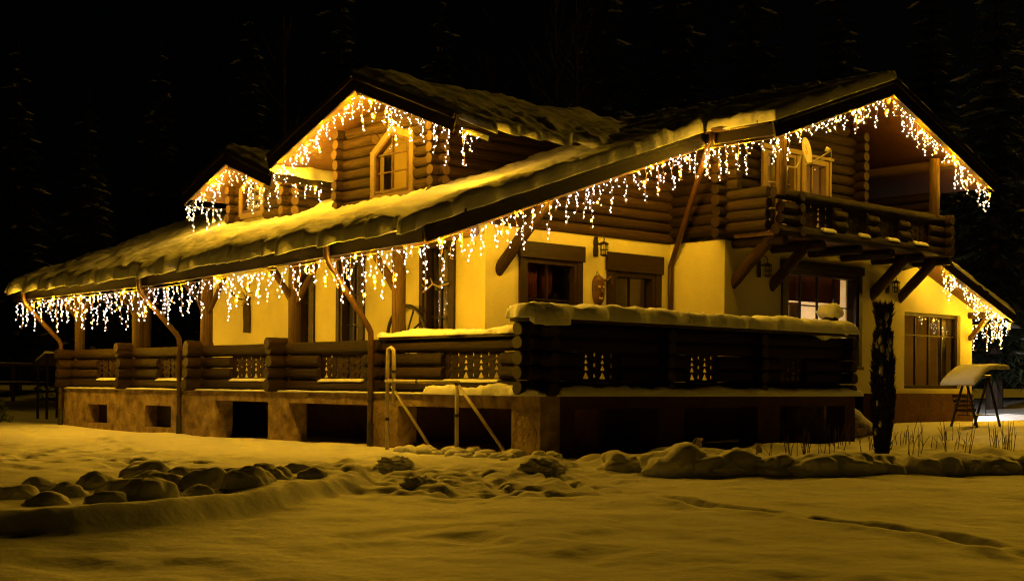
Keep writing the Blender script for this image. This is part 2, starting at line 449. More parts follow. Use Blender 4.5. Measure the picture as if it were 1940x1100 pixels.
def ground_h(x, y):
    h = 0.035 * vn[0](x*0.45, y*0.45) + 0.018 * vn[1](x*1.1 + 7, y*1.1) + 0.011 * vn[2](x*3.1, y*3.1) + 0.004 * vn[5](x*8.3, y*8.3)
    # shallow wind hollows
    hol = vn[3](x*0.9 + 3.3, y*0.9 + 1.7); h -= 0.07 * np.clip(hol - 0.42, 0, 1) + 0.03 * np.clip(vn[4](x*1.7 + 1.3, y*1.7 + 4.7) - 0.4, 0, 1) * 2
    # kerbed bed on the left, with a rounded snow lip
    d, s = seg_dist(x, y, BED)
    inside = s > 0
    sd = np.where(inside, d, -d)
    back = smooth(0.2, 2.6, -0.4 * x * 0 + (y + 1.2)) if False else 1.0
    fade = 1 - smooth(-1.6, 0.2, y)
    lip = smooth(-0.13, 0.07, sd) * (0.155 + 0.03 * np.exp(-(sd - 0.12)**2 / 0.02))
    lip = lip - 0.06 * smooth(0.35, 1.2, sd)
    h += lip * fade * (x < -4.2)
    # trodden, churned patch and footprints
    tr = np.exp(-(((x + 3.9) / 2.0)**2 + ((y + 2.3) / 2.1)**2)) + 0.8*np.exp(-(((x + 4.9) / 0.9)**2 + ((y + 4.2) / 0.9)**2))
    rough = 0.10 * np.abs(vn[4](x*3.2, y*3.2)) + 0.08 * vn[5](x*6.5, y*6.5) - 0.03
    h += np.clip(tr, 0, 1) * rough * 0.85
    tr2 = np.exp(-((x + 1.4) / 1.0)**2) * smooth(-1.5, 0, y) * (1 - smooth(16, 20, y))
    h += tr2 * 0.03 * vn[5](x*5.1, y*5.1)
    tr3 = np.exp(-(((x + 5.2) / 1.7)**2 + ((y - 5.0) / 5.5)**2))
    h -= tr3 * 0.22 * np.clip(vn[4](x*2.6 + 9, y*1.9) - 0.35, 0, 1)
    # line of sunken tracks crossing to the lower right
    d, s = seg_dist(x, y, TRAIL)
    w = 0.06 + 0.03 * vn[1](x*2, y*2)
    h -= 0.12 * np.exp(-(d / w)**2) * (vn[3](x*2.1, y*2.1) > -0.3)
    h += 0.025 * np.exp(-((d - 0.16) / 0.1)**2)
    # raised planting bed on the right
    d, s = seg_dist(x, y, RBED)
    sd = np.where(s > 0, d, -d)
    h += smooth(0.1, 0.9, sd) * (0.08 + 0.08 * vn[0](x*1.4, y*1.4) + 0.05 * vn[2](x*2.9, y*2.9)) * (x > -1.6) * (1 - smooth(-1.2, -0.2, y) * (x < 9))
    h += smooth(9, 12, x) * 0.22 * smooth(-6, -1, y)
    h += 0.25 * smooth(26, 40, np.hypot(x, y)) * (1 + vn[0](x*0.2, y*0.2))
    return h

FEET = []
_fr = random.Random(3)
for (p, q) in (((-1.6, 12.0), (-5.6, 1.5)), ((-2.6, 9.0), (-7.2, 3.5)), ((-4.0, 6.5), (-3.6, 0.2)), ((-6.5, 5.5), (-4.8, 0.4)), ((-1.2, 7.0), (-3.2, -1.0))):
    n_ = int(math.hypot(q[0] - p[0], q[1] - p[1]) / .42)
    for i in range(n_):
        FEET.append((p[0] + (q[0] - p[0]) * i / n_ + _fr.uniform(-.25, .25), p[1] + (q[1] - p[1]) * i / n_ + _fr.uniform(-.2, .2), _fr.uniform(.09, .16), _fr.uniform(.03, .075)))
def feet_h(x, y):
    h = np.zeros_like(x)
    for (fx, fy, r, dp) in FEET:
        m = (np.abs(x - fx) < .6) & (np.abs(y - fy) < .6)
        if m.any():
            q = ((x[m] - fx)**2 + (y[m] - fy)**2) / (r * r)
            h[m] += -dp * np.exp(-q) + dp * .35 * np.exp(-(np.sqrt(q) - 1.7)**2 * 3)
    return h
def grow(a, b, st, far, k=1.28):
    c = list(np.arange(a, b + 1e-6, st))
    s = st; x = c[-1]
    while x < far: s = min(s * k, 60); x += s; c.append(x)
    s = st; x = c[0]; pre = []
    while x > -far: s = min(s * k, 60); x -= s; pre.append(x)
    return np.array(pre[::-1] + c)
def build_ground():
    gx = grow(-11.5, 6.5, 0.062, 400); gy = grow(-12.5, 10.0, 0.066, 400)
    X, Y = np.meshgrid(gx, gy, indexing='ij')
    Z = ground_h(X.ravel(), Y.ravel()) + feet_h(X.ravel(), Y.ravel())
    n, m = len(gx), len(gy)
    co = np.stack([X.ravel(), Y.ravel(), Z], 1).astype(np.float32)
    I = (np.arange(n-1)[:, None] * m + np.arange(m-1)[None, :]).ravel()
    F = np.stack([I, I + m, I + m + 1, I + 1], 1).astype(np.int32)
    me = bpy.data.meshes.new('snowy_ground')
    me.vertices.add(len(co)); me.vertices.foreach_set('co', co.ravel())
    me.loops.add(F.size); me.loops.foreach_set('vertex_index', F.ravel())
    me.polygons.add(len(F)); me.polygons.foreach_set('loop_start', np.arange(0, F.size, 4, dtype=np.int32))
    me.polygons.foreach_set('use_smooth', np.ones(len(F), dtype=bool))
    me.update(calc_edges=True)
    me.materials.append(MT['ground_snow'])
    ob('snowy_ground', me, kind='structure')
build_ground()
def gz(x, y):
    return float(ground_h(np.array([float(x)]), np.array([float(y)]))[0])

# ------------------------------------------------------------------ chalet: walls
house = empty('log_chalet', (0, 0, 0), label='large log and yellow stucco chalet hung with icicle lights', cat='house')

def wall_with_holes(name, origin, u, n, u1, z0, z1, holes, th, m, parent=house):
    """rectangular wall from origin along u, facing n, with rectangular holes (ua, ub, za, zb)"""
    us = sorted({0.0, u1} | {h[0] for h in holes} | {h[1] for h in holes})
    zs = sorted({z0, z1} | {h[2] for h in holes} | {h[3] for h in holes})
    O = Vector(origin); u = Vector(u); n = Vector(n)
    def solid(i, j):
        if i < 0 or j < 0 or i >= len(us)-1 or j >= len(zs)-1: return False
        cu = (us[i]+us[i+1])/2; cz = (zs[j]+zs[j+1])/2
        return not any(h[0] < cu < h[1] and h[2] < cz < h[3] for h in holes)
    idx = {}; v = []; f = []
    def vid(i, j, k):
        if (i, j, k) not in idx:
            idx[(i, j, k)] = len(v); v.append(O + u*us[i] + Vector((0,0,zs[j])) - n*(th*k))
        return idx[(i, j, k)]
    for i in range(len(us)-1):
        for j in range(len(zs)-1):
            if not solid(i, j): continue
            a, b, c, d = (i,j), (i+1,j), (i+1,j+1), (i,j+1)
            f.append(tuple(vid(*p, 0) for p in (a, b, c, d)))
            f.append(tuple(vid(*p, 1) for p in (d, c, b, a)))
            for (p, q, di, dj) in ((a,b,0,-1),(b,c,1,0),(c,d,0,1),(d,a,-1,0)):
                if not solid(i+di, j+dj):
                    f.append((vid(*q,0), vid(*p,0), vid(*p,1), vid(*q,1)))
    return ob(name, mesh(name, v, f, [m]), parent)

DECK = 0.97
# left wall (faces -X): runs from the far end to the front corner
lw = [(4.07, 4.89, 1.0, 3.76), (6.86, 7.6, 1.0, 3.6), (8.6, 9.1, 1.0, 3.5)]
wall_with_holes('stucco_wall', (WX, AY + .302, 0), (0, 1, 0), (-1, 0, 0), 13.05 - AY - .302, DECK, 4.25, [(a - AY - .302, b - AY - .302, c, d) for a, b, c, d in lw], 0.3, 'stucco')
# front wall (faces -Y)
wall_with_holes('stucco_wall', (WX, AY, 0), (1, 0, 0), (0, -1, 0), BX - WX - 0.004, DECK, ZB,
                [(2.55 - WX, 3.95 - WX, 1.5, 3.46), (4.92 - WX, 6.18 - WX, 1.0, 3.36)], 0.3, 'stucco')
wall_with_holes('stucco_wall', (WX, AY, 0), (1, 0, 0), (0, -1, 0), 0.8, ZB + .002, 4.2, [], 0.3, 'stucco')
# wing side wall (faces -X)
wall_with_holes('stucco_wall', (BX, CY + 0.302, 0), (0, 1, 0), (-1, 0, 0), AY - CY, DECK, ZB, [], 0.3, 'stucco')
# wing front wall (faces -Y), reaching to the right end of the low wing
wall_with_holes('stucco_wall', (BX + 0.0, CY, 0), (1, 0, 0), (0, -1, 0), 16.25 - BX, 0.98, 3.05,
                [(8.62 - BX, 11.28 - BX, 1.62, 3.05), (13.2 - BX, 15.7 - BX, 1.10, 2.86)], 0.3, 'stucco')
wall_with_holes('stucco_wall', (BX + 0.0, CY, 0), (1, 0, 0), (0, -1, 0), 13.3 - BX, 3.05, ZB, [(8.62 - BX, 11.28 - BX, 3.05, 3.56)], 0.3, 'stucco')
mb = MB()
mb.prism([(13.3, CY, 3.05), (16.25, CY, 3.05), (16.25, CY, 3.06), (13.9, CY, 3.93), (13.3, CY, 3.93)], (0, 0.3, 0))
mb.build('gable_stucco_wall', 'stucco', house)
mb = MB(); mb.box(12.0, 16.27, CY - 0.05, CY + 0.3, -0.2, 0.978); mb.box(16.0, 16.27, CY + 0.3, 9, -0.2, 0.978)
mb.build('plinth', 'plinth', house)
# right flank of the low wing, with an unseen window added further back to light the snow
wall_with_holes('stucco_wall', (16.25, CY + 0.302, 0), (0, 1, 0), (1, 0, 0), 5, 0.98, 3.05, [(1.6, 3.4, 1.2, 2.6)], 0.3, 'stucco')
# dark house core behind the walls so no light leaks
mb = MB(); mb.box(WX + 2.6, 13.6, 13.0, 13.3, DECK, 5.0); mb.box(13.6, 13.9, 5.0, 13.3, 0, 5.4)
mb.build('back_wall', 'stucco', house)

# ---- foundation and deck
mb = MB()
mb.box(0.02, WX + .3, 0.32, FARY - 0.8, 0.86, 0.972)
mb.box(WX + .3, 8.5, 0.32, AY + 0.3, 0.86, 0.972)
mb.build('deck', 'trim', house)
FT = 0.95
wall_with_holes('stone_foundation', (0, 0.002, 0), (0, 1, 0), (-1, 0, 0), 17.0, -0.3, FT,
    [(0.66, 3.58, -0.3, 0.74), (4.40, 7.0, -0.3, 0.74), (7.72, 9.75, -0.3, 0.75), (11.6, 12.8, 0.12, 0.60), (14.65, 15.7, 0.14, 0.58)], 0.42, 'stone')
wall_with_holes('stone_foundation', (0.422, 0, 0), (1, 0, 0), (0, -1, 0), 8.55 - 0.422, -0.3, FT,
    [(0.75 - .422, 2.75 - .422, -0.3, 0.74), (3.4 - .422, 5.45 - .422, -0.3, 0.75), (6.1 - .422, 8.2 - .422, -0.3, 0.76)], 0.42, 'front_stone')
mb = MB(); mb.box(8.13, 8.55, 0.422, CY, -0.3, FT); mb.build('stone_foundation', 'stone', house)
mb = MB()
mb.box(2.2, 2.4, 0.9, 17.0, -0.3, 0.85); mb.box(2.4, 8.1, 2.4, 2.6, -0.3, 0.85)
mb.build('under_deck_wall', 'plinth', house)
for (a, b, c, d) in ((11.6, 12.8, 0.12, 0.60), (14.65, 15.7, 0.14, 0.58)):
    mb = MB(); mb.box(0.30, 0.33, a, b, c, d); mb.build('cellar_hatch', 'darkwood', house)

# ------------------------------------------------------------------ log walls
CS, LR = 0.212, 0.113
def courses(z0, z1, half=False):
    z = z0 + LR * 0.9 + (CS / 2 if half else 0)
    while z < z1:
        yield z
        z += CS
# front wall A, triangular under the roof
for z in courses(ZB, rz(BX, 0) - 0.1):
    x0 = max(WX + 0.1, (z + LR - 3.40) / SL + EX + 0.05)
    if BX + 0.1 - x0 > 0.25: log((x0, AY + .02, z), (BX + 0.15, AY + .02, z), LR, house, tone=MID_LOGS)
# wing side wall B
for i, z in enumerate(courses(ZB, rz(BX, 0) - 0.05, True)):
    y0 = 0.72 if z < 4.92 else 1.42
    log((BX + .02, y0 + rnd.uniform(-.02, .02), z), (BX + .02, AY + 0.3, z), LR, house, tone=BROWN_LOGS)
# wing front wall C behind the balcony, with a hole for the window group
for z in courses(ZB, ZR - 0.1):
    xa = BX - 0.30 + rnd.uniform(-.03, .03); xb = 11.35 + rnd.uniform(-.03, .03)
    lim = (z + LR - 3.40) / SL + EX + 0.08
    xa = max(xa, lim)
    r_lim = RX + (ZR - z - LR) / 0.375 - 0.1
    xb = min(xb, r_lim)
    if z < 5.95:
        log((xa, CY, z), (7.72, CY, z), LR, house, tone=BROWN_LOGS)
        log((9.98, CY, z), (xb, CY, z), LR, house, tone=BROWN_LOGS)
    elif xb - xa > .3:
        log((xa, CY, z), (xb, CY, z), LR, house, tone=BROWN_LOGS)
# recessed loggia: side wall and back wall
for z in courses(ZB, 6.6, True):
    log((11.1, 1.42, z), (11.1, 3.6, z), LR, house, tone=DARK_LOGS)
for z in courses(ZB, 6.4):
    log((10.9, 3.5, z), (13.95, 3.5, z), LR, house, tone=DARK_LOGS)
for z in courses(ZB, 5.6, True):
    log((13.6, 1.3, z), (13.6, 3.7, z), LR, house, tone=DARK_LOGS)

# ------------------------------------------------------------------ roofs
def slab(name, top, th, mats, parent=house, soffit=True):
    """top: polygon of points on the upper face; extruded straight down"""
    n = len(top); v = [Vector(p) for p in top] + [Vector(p) - Vector((0,0,th)) for p in top]
    f = [tuple(range(n)), tuple(reversed(range(n, 2*n)))] + [(i, n+i, n+(i+1) % n, (i+1) % n) for i in range(n)]
    return ob(name, mesh(name, v, f, mats, [0, 1] + [2]*n), parent)
RM = ['roofing', 'soffit_mid', 'fascia']
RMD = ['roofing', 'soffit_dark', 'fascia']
ys = [VY, 4.4, 6.4, 10.8, FARY]
for a, b in zip(ys, ys[1:]):
    slab('roof', [(EX, a, rz(EX, a, RT)), (5.0, a, rz(5.0, a, RT)), (5.0, b, rz(5.0, b, RT)), (EX, b, rz(EX, b, RT))], RT, RM)
slab('roof', [(5.0, VY, rz(5.0, 0, RT)), (RX, VY, ZR + RT), (RX, FARY, ZR + RT), (5.0, FARY, rz(5.0, 0, RT))], RT, RM)
slab('roof', [(WE, GY, rz(WE, 0, RT)), (RX, GY, ZR + RT), (RX, VY, ZR + RT), (WE, VY, rz(WE, 0, RT))], RT, RMD)
GRX, GRZ = 14.0, 5.60
slab('roof', [(RX, GY, ZR + RT), (GRX, GY, GRZ + RT), (GRX, FARY, GRZ + RT), (RX, FARY, ZR + RT)], RT, RMD)

def fascia(p, q, w, h, name='fascia_board', m='fascia', drop=0.0):
    if name == 'verge_trim': m = 'fascia'
    mb = MB(); mb.beam(p, q, w, h, drop=drop); return mb.build(name, m, house, bevel=0.008)
# eave fascia along the veranda, in lengths
for a, b in zip(ys, ys[1:]):
    fascia((EX - 0.03, a, rz(EX, a, 0.115)), (EX - 0.03, b, rz(EX, b, 0.115)), 0.05, 0.29)
    mb = MB()
    P = []
    nn = 8
    for j in range(nn + 1):
        t = math.pi + math.pi * j / nn
        P.append((math.cos(t) * 0.05, math.sin(t) * 0.05))
    for y in (a, b):
        for (cx, cz) in P: mb.v.append((EX - 0.105 + cx, y, rz(EX, y, 0.24) + cz))
    for j in range(nn):
        mb.f.append((j, j+1, nn+2+j, nn+1+j)); mb.m.append(0)
    g = mb.build('gutter', 'gutter', house)
    so = g.modifiers.new('t', 'SOLIDIFY'); so.thickness = 0.008
# lower verge boards
def vp(x, y, off): return (x, y, rz(x, 0, off))
fascia(vp(EX - .05, VY - .035, 0.13), vp(WE + 0.25, VY - .035, 0.13), 0.05, 0.30)
fascia(vp(EX + .1, VY - .075, 0.24), vp(WE + 0.2, VY - .075, 0.24), 0.035, 0.12, 'verge_trim', 'trim')
fascia(vp(EX + 0.3, VY + 0.9, -0.09), vp(BX, VY + 0.9, -0.09), 0.14, 0.16, 'rafter', 'trim')
# wing eave
fascia((WE - .03, GY, rz(WE, 0, 0.10)), (WE - .03, VY, rz(WE, 0, 0.10)), 0.05, 0.28)
mb = MB(); mb.tube([(WE - .12, GY + .05, rz(WE, 0, 0.22)), (WE - .12, VY + .1, rz(WE, 0, 0.22))], 0.06, 10)
mb.build('gutter', 'gutter', house, smooth=True)
# gable verge boards
fascia((WE - .1, GY - .035, rz(WE - .1, 0, 0.11)), (RX + .02, GY - .035, ZR + 0.11), 0.05, 0.34)
fascia((RX - .02, GY - .038, ZR + 0.11), (GRX + .1, GY - .038, GRZ + 0.08), 0.05, 0.34)
fascia((WE - .1, GY - .08, rz(WE - .1, 0, 0.24)), (RX + .02, GY - .08, ZR + 0.24), 0.035, 0.12, 'verge_trim', 'trim')
fascia((RX - .02, GY - .082, ZR + 0.24), (GRX + .1, GY - .082, GRZ + 0.2), 0.035, 0.12, 'verge_trim', 'trim')
# purlins under the gable
for (x, off) in ((7.2, -0.10), (RX, -0.14)):
    log((x, GY + .08, rz(x, 0, off)), (x, CY + .2, rz(x, 0, off)), 0.11, house, 'purlin')
log((12.6, GY + .08, GRZ + (GRX - 12.6) * .375 - .12), (12.6, 3.6, GRZ + (GRX - 12.6) * .375 - .12), 0.11, house, 'purlin')

# ---- snow on the main roof
ST = 0.22
snow_slab('roof_snow', lambda s, t: (lambda x, y: (x, y, rz(max(x, EX), y, RT) - max(0, EX - .02 - x) * .45 - .05 * max(0, EX + .1 - x) * N(y, 1.7, 0, 1.9)))(EX - 0.30 + s * 11.0, VY - 0.14 + t * (FARY - VY + 0.15)),
          11.0, FARY - VY, 0.25, res=0.09, edge=0.10, rough=0.36, rag=(0.13, 0, 0.05, 0.05), seed=3.0,
          label='thick ridged snow cover on the long veranda roof slope', cat='snow', kind='stuff')
snow_slab('roof_snow', lambda s, t: (lambda x, y: (x, y, rz(x, 0, RT)))(WE - 0.2 + s * (RX - WE + .2), GY - 0.14 + t * (VY - GY)),
          RX - WE, VY - GY, 0.2, res=0.09, edge=0.07, rough=0.3, rag=(0.05, 0, 0.04, 0), seed=8.0,
          label='snow strip on the left slope of the tall balcony gable', cat='snow', kind='stuff')
snow_slab('roof_snow', lambda s, t: (lambda x, y: (x, y, ZR + RT - (x - RX) * 0.375))(RX - 0.03 + s * (GRX - RX + .1), GY - 0.08 + t * 8),
          GRX - RX, 8, 0.10, res=0.2, edge=0.10, rough=0.3, rag=(0, 0.05, 0.03, 0), seed=12.0,
          label='thin snow on the right slope of the tall balcony gable', cat='snow', kind='stuff')

# ------------------------------------------------------------------ dormers
def window(name, W, H, mw, cols=3, rows=3, frame='trim', pane=True, fw=0.07, poly=None, curtain=None, depth=0.12, casing=0.0, casing_mat='trim', split=None, top_casing=None, inset=0.0):
    """local: x across, z up, outside towards -y; opening 0..W, 0..H; frame is the part, panes and muntins sub-parts"""
    mb = MB()
    if poly is None:
        d0 = -depth/2 if not inset else -inset - .03
        mb.box(0, fw, d0, depth/2, 0, H); mb.box(W - fw, W, d0, depth/2, 0, H)
        mb.box(fw, W - fw, d0, depth/2, 0, fw); mb.box(fw, W - fw, d0, depth/2, H - fw, H)
    else:
        c = Vector((W/2, 0, H/2)); n = len(poly)
        for i in range(n):
            p = Vector((poly[i][0], 0, poly[i][1])); q = Vector((poly[(i+1) % n][0], 0, poly[(i+1) % n][1]))
            mb.beam(p, q, fw, depth, up=(0, 1, 0))
    fo = mb.build(name, frame, house, mw, bevel=0.006)
    if casing:
        mb = MB(); k = casing; tk = top_casing or casing
        e = -inset
        mb.box(-k, 0.012, e - .053, e + .015, -k * .4, H); mb.box(W - .012, W + k, e - .05, e + .015, -k * .4, H)
        mb.box(-k - .03, W + k + .03, e - .085, e + .02, H, H + tk)
        mb.box(-k - .02, W + k + .02, e - .09, e + .02, -k * .4 - .07, -k * .4)
        mb.build('casing', casing_mat, fo, bevel=0.008)
    H2 = H if poly is None else H
    xs = [fw + (W - 2*fw) * i / cols for i in range(cols + 1)]
    zs = split or [fw + (H - 2*fw) * i / rows for i in range(rows + 1)]
    def top_at(x):
        if poly is None: return H - fw
        best = H
        n = len(poly)
        for i in range(n):
            (x0, z0), (x1, z1) = poly[i], poly[(i+1) % n]
            if abs(x1 - x0) > 1e-4 and min(x0, x1) - 1e-6 <= x <= max(x0, x1) + 1e-6 and max(z0, z1) > H * .5:
                best = z0 + (z1 - z0) * (x - x0) / (x1 - x0)
        return best - fw * .4
    for x in xs[1:-1]:
        mb = MB(); mb.box(x - .014, x + .014, -0.03, 0.02, fw, top_at(x)); mb.build('muntin', frame, fo)
    for z in zs[1:-1]:
        mb = MB(); mb.box(fw, W - fw, -0.027, 0.017, z - .014, z + .014); mb.build('muntin', frame, fo)
    for i in range(cols):
        for j in range(len(zs) - 1):
            a, b, c, d = xs[i], xs[i+1], zs[j], zs[j+1]
            if poly is not None and c >= min(top_at(a), top_at(b)): continue
            ti = rnd.uniform(-.004, .004); tj = rnd.uniform(-.004, .004)
            if j == len(zs) - 2 and poly is not None:
                pts = [(a, ti, c), (b, -ti, c), (b, tj, top_at(b)), (a, -tj, top_at(a))]
            else:
                pts = [(a, ti, c), (b, -ti, c), (b, tj, d), (a, -tj, d)]
            ob('pane', mesh('pane', pts, [(0, 1, 2, 3)], ['glass']), fo)
    if curtain:
        for (x0, x1, z0, z1, m, yb) in curtain:
            n = 26; v = []; f = []
            for i in range(n + 1):
                x = x0 + (x1 - x0) * i / n
                yo = yb + 0.03 * math.sin(i * 1.5 + 0.4 * math.sin(i)) + 0.012 * math.sin(i * 3.1)
                v += [(x, yo, z0), (x, yo * .8 + yb * .2, z1)]
            for i in range(n): f.append((2*i, 2*i+2, 2*i+3, 2*i+1))
            ob('curtain', mesh('curtain', v, f, [m], None, True), fo)
    return fo

def frame_mw(origin, facing):
    """matrix for a window: facing '-y' or '-x'. For '-x' local x runs towards -Y (to the right seen from outside)"""
    if facing == '-y': return Matrix.Translation(origin)
    R = Matrix(((0, 1, 0), (-1, 0, 0), (0, 0, 1))).to_4x4()
    return Matrix.Translation(origin) @ R

def room(name, x0, x1, y0, y1, z0, z1, open_side, light=None, m='roomwall'):
    mb = MB(); t = 0.05
    sides = {'x0': (x0-t, x0, y0-t, y1+t, z0-t, z1+t), 'x1': (x1, x1+t, y0-t, y1+t, z0-t, z1+t),
             'y0': (x0, x1, y0-t, y0, z0-t, z1+t), 'y1': (x0, x1, y1, y1+t, z0-t, z1+t),
             'z0': (x0, x1, y0, y1, z0-t, z0), 'z1': (x0, x1, y0, y1, z1, z1+t)}
    for k, b in sides.items():
        if k != open_side: mb.box(*b)
    r = mb.build(name, m, house)
    if light:
        (p, e, c) = light
        l = bpy.data.lights.new('room_lamp', 'POINT'); l.energy = e; l.color = c; l.shadow_soft_size = 0.12
        lo = bpy.data.objects.new('room_lamp', l); COL.objects.link(lo); lo.location = p
        lo.parent = r
    return r

def dormer(xd, xf, yr, zr, L, R, y0, y1, zb, win, seed, cut, hang=0.0):
    """xd wall plane, xf verge plane; ridge (yr, zr) top; L, R = (y, z top) of the eaves; walls y0 (right) .. y1 (left)"""
    th = 0.16
    xe = lambda z: (z - 3.40 - RT) / SL + EX + 0.25
    for (ye, ze) in (L, R):
        top = [(xf, yr, zr), (xf, ye, ze), (xe(ze), ye, ze), (xe(zr), yr, zr)]
        if ye < yr: top = top[::-1]
        top = top if ye < yr else top
        slab('dormer_roof', top if ye > yr else top, th, ['roofing', 'soffit', 'fascia'])
    for (ye, ze) in (L, R):
        s = 1 if ye > yr else -1
        yc = ye if ye > yr else ye + cut
        zc = ze + (zr - ze) * (abs(ye - yc) / abs(yr - ye))
        fascia((xf - .03 - .003 * s, yr - .015 * s, zr - .12), (xf - .03 - .003 * s, yc + .05 * s, zc - .12 - .02), 0.05, 0.32)
        fascia((xf - .075 - .003 * s, yr - .015 * s, zr + .01), (xf - .075 - .003 * s, yc + .05 * s, zc - .01), 0.03, 0.11, 'verge_trim', 'trim')
    # front logs
    W, H, wy, wz, poly = win     # window local size, left edge y (high y), sill z
    sl = (zr - L[1]) / (L[0] - yr)
    for z in courses(zb - 0.3, zr - th - 0.3):
        room_w = (zr - th - z - LR) / sl - 0.05
        ya = max(y0 - 0.22, yr - room_w); yb = min(y1 + 0.22, yr + room_w)
        if yb - ya < .3: continue
        if wz - 0.15 < z < wz + H + 0.1:
            log((xd, ya, z), (xd, wy - W - .12, z), LR, house)
            log((xd, wy + .12, z), (xd, yb, z), LR, house)
        else:
            log((xd, ya, z), (xd, yb, z), LR, house)
    for z in courses(zb - 0.4, zr - th - sl * (y1 - yr) - 0.02, True):
        x1 = (z - 3.40 - RT) / SL + EX + 0.6
        for y in (y0, y1):
            log((xd - 0.24 + rnd.uniform(-.02, .02), y, z), (max(x1, xd + .4), y, z), LR, house)
    # ridge purlin and side purlins under the overhang
    log((xf + .05, yr, zr - th - .13), (xd + .3, yr, zr - th - .13), 0.09, house, 'purlin')
    for (ye, ze) in (L, R):
        s = 1 if ye > yr else -1
        nm = 'dormer_snow'
        yb = ye
        P = bil((xf - .05, yr, zr), (xf - .05, ye + .06 * s, ze - .02), (xe(ze), ye + .06 * s, ze - .02), (xe(zr) + .2, yr, zr))
        if s < 0:
            yh, zh = ye - hang, ze - hang * sl - .05 * hang
            P = bil((xf - .05, yr, zr), (xf - .05 + .12 * hang, yh, zh), (xe(ze) - .2 * hang, yh + .3 * hang, zh + .3 * hang * sl), (xe(zr) + .2, yr, zr))
        snow_slab(nm, P, math.hypot(yr - ye, zr - ze), max(2.2, xe(ze) - xf), 0.13 if s > 0 else 0.18, res=0.09, edge=0.10, rough=0.6,
                  rag=(0, 0.10 if s > 0 else 0.22, 0.03, 0), seed=seed + s, amp2=0.05 if s < 0 else 0,
                  label=('snow on the left slope of the %s dormer roof' if s > 0 else 'sliding snow slab on the right slope of the %s dormer roof') % ('large' if seed > 50 else 'small'),
                  cat='snow', kind='stuff')
    fo = window('window', W, H, frame_mw((xd - .06, wy, wz), '-x'), cols=2 if seed > 50 else 2, rows=3, frame='trim', poly=poly, fw=0.06,
                split=[0.05, H * .34, H * .66, H], curtain=[(0.05, W * .30, 0.05, H * .72, 'curtain', 0.14)])
    mb = MB(); k = .1
    n = len(poly); c = Vector((W/2, 0, H/2))
    for i in range(n):
        p = Vector((poly[i][0], 0, poly[i][1])); q = Vector((poly[(i+1) % n][0], 0, poly[(i+1) % n][1]))
        d = (q - p).normalized(); o_ = Vector((d.z, 0, -d.x)) * .09
        mb.beam(p + o_ - d * .1, q + o_ + d * .1, .13, .10 + .003 * i, up=(0, 1, 0))
    mb.build('casing', 'pale_trim', fo)
    room('attic_room', xd + .16, xd + 1.5, wy - W - .35, wy + .35, wz - .25, wz + H + .15, 'x0',
         ((xd + .9, wy - W * .7, wz + H * .75), 38, (1, .52, .015)))

dormer(2.0, 1.15, 6.46, 7.10, (9.5, 5.90), (3.45, 5.91), 4.95, 8.05, 4.75,
       (1.06, 1.12, 6.83, 4.93, [(0, 0), (1.06, 0), (1.06, .96), (.55, 1.12), (0, .74)]), 60.0, 0.0, 0.85)
fascia((1.13, 3.55, 5.75), (1.13, 2.5, 5.37), .05, .09, 'rafter_tail')
dormer(2.0, 1.15, 11.28, 6.22, (13.1, 5.50), (9.46, 5.54), 10.1, 12.3, 4.65,
       (0.72, .66, 11.85, 5.0, [(0, 0), (.72, 0), (.72, .5), (.36, .66), (0, .44)]), 20.0, 0.0)
# ------------------------------------------------------------------ small gable roof over the low right wing
PY = 1.05
slab('wing_roof', [(13.55, PY, 3.98 + .1), (16.85, PY, 2.86 + .1), (16.85, 9, 2.86 + .1), (13.55, 9, 3.98 + .1)], 0.12, RM)
slab('wing_roof', [(12.6, PY + .35, 3.76 + .1), (13.55, PY + .35, 3.98 + .098), (13.55, 9, 3.98 + .098), (12.6, 9, 3.76 + .1)], 0.12, RM)
fascia((13.5, PY - .03, 4.0), (16.95, PY - .03, 2.84), 0.05, 0.24)
snow_slab('roof_snow', bil((13.5, PY - .07, 4.09), (16.95, PY - .07, 2.93), (16.95, 8, 2.93), (13.5, 8, 4.09)), 3.6, 7, 0.11, res=.15, edge=.1, rag=(0, .04, .03, 0), seed=31,
          label='snow on the small low gable roof at the right', cat='snow', kind='stuff')
log((16.1, PY + .1, 2.88), (16.1, CY + .3, 2.88), .08, house, 'purlin')
mb = MB(); mb.beam((16.12, CY, 2.3), (16.12, PY + .2, 2.85), .1, .1); mb.build('brace', 'trim', house)

# ------------------------------------------------------------------ veranda posts, purlin, braces
PXX = 0.22
POSTS = [3.86, 7.15, 10.5, 13.6, 16.6]
for a, b in zip([VY + .1] + POSTS[1:], POSTS[1:] + [FARY - .1]):
    log((PXX, a, rz(PXX, a, -.13)), (PXX, b + .02, rz(PXX, b, -.13)), 0.11, house, 'purlin')
for y in POSTS:
    zt = rz(PXX, y, -.2)
    log((PXX, y, DECK), (PXX, y, zt), 0.13, house, 'post')
    for s in (-1, 1):
        if y == POSTS[0] and s < 0: continue
        log((PXX, y + s * .05, zt - .82), (PXX, y + s * .72, zt - .1), 0.062, house, 'brace')
    log((PXX - .05, y, zt - .7), (PXX - .62, y, rz(PXX - .62, y, -.05)), 0.055, house, 'brace')
# inner posts of the open end
for (x, y) in ((2.0, 16.6), (4.2, 13.6)):
    log((x, y, 0.2), (x, y, rz(x, y, -.05)), 0.12, house, 'post')

# brace from the front wall to the lower verge, braces under the balcony
log((1.97, AY + .1, 3.14), (1.97, VY + .15, 4.38), 0.12, house, 'brace')
BRX = [6.95, 8.2, 11.88, 13.03]
for x in BRX:
    log((x, CY + .08, 3.12), (x, 0.72, 4.12), 0.115, house, 'brace')

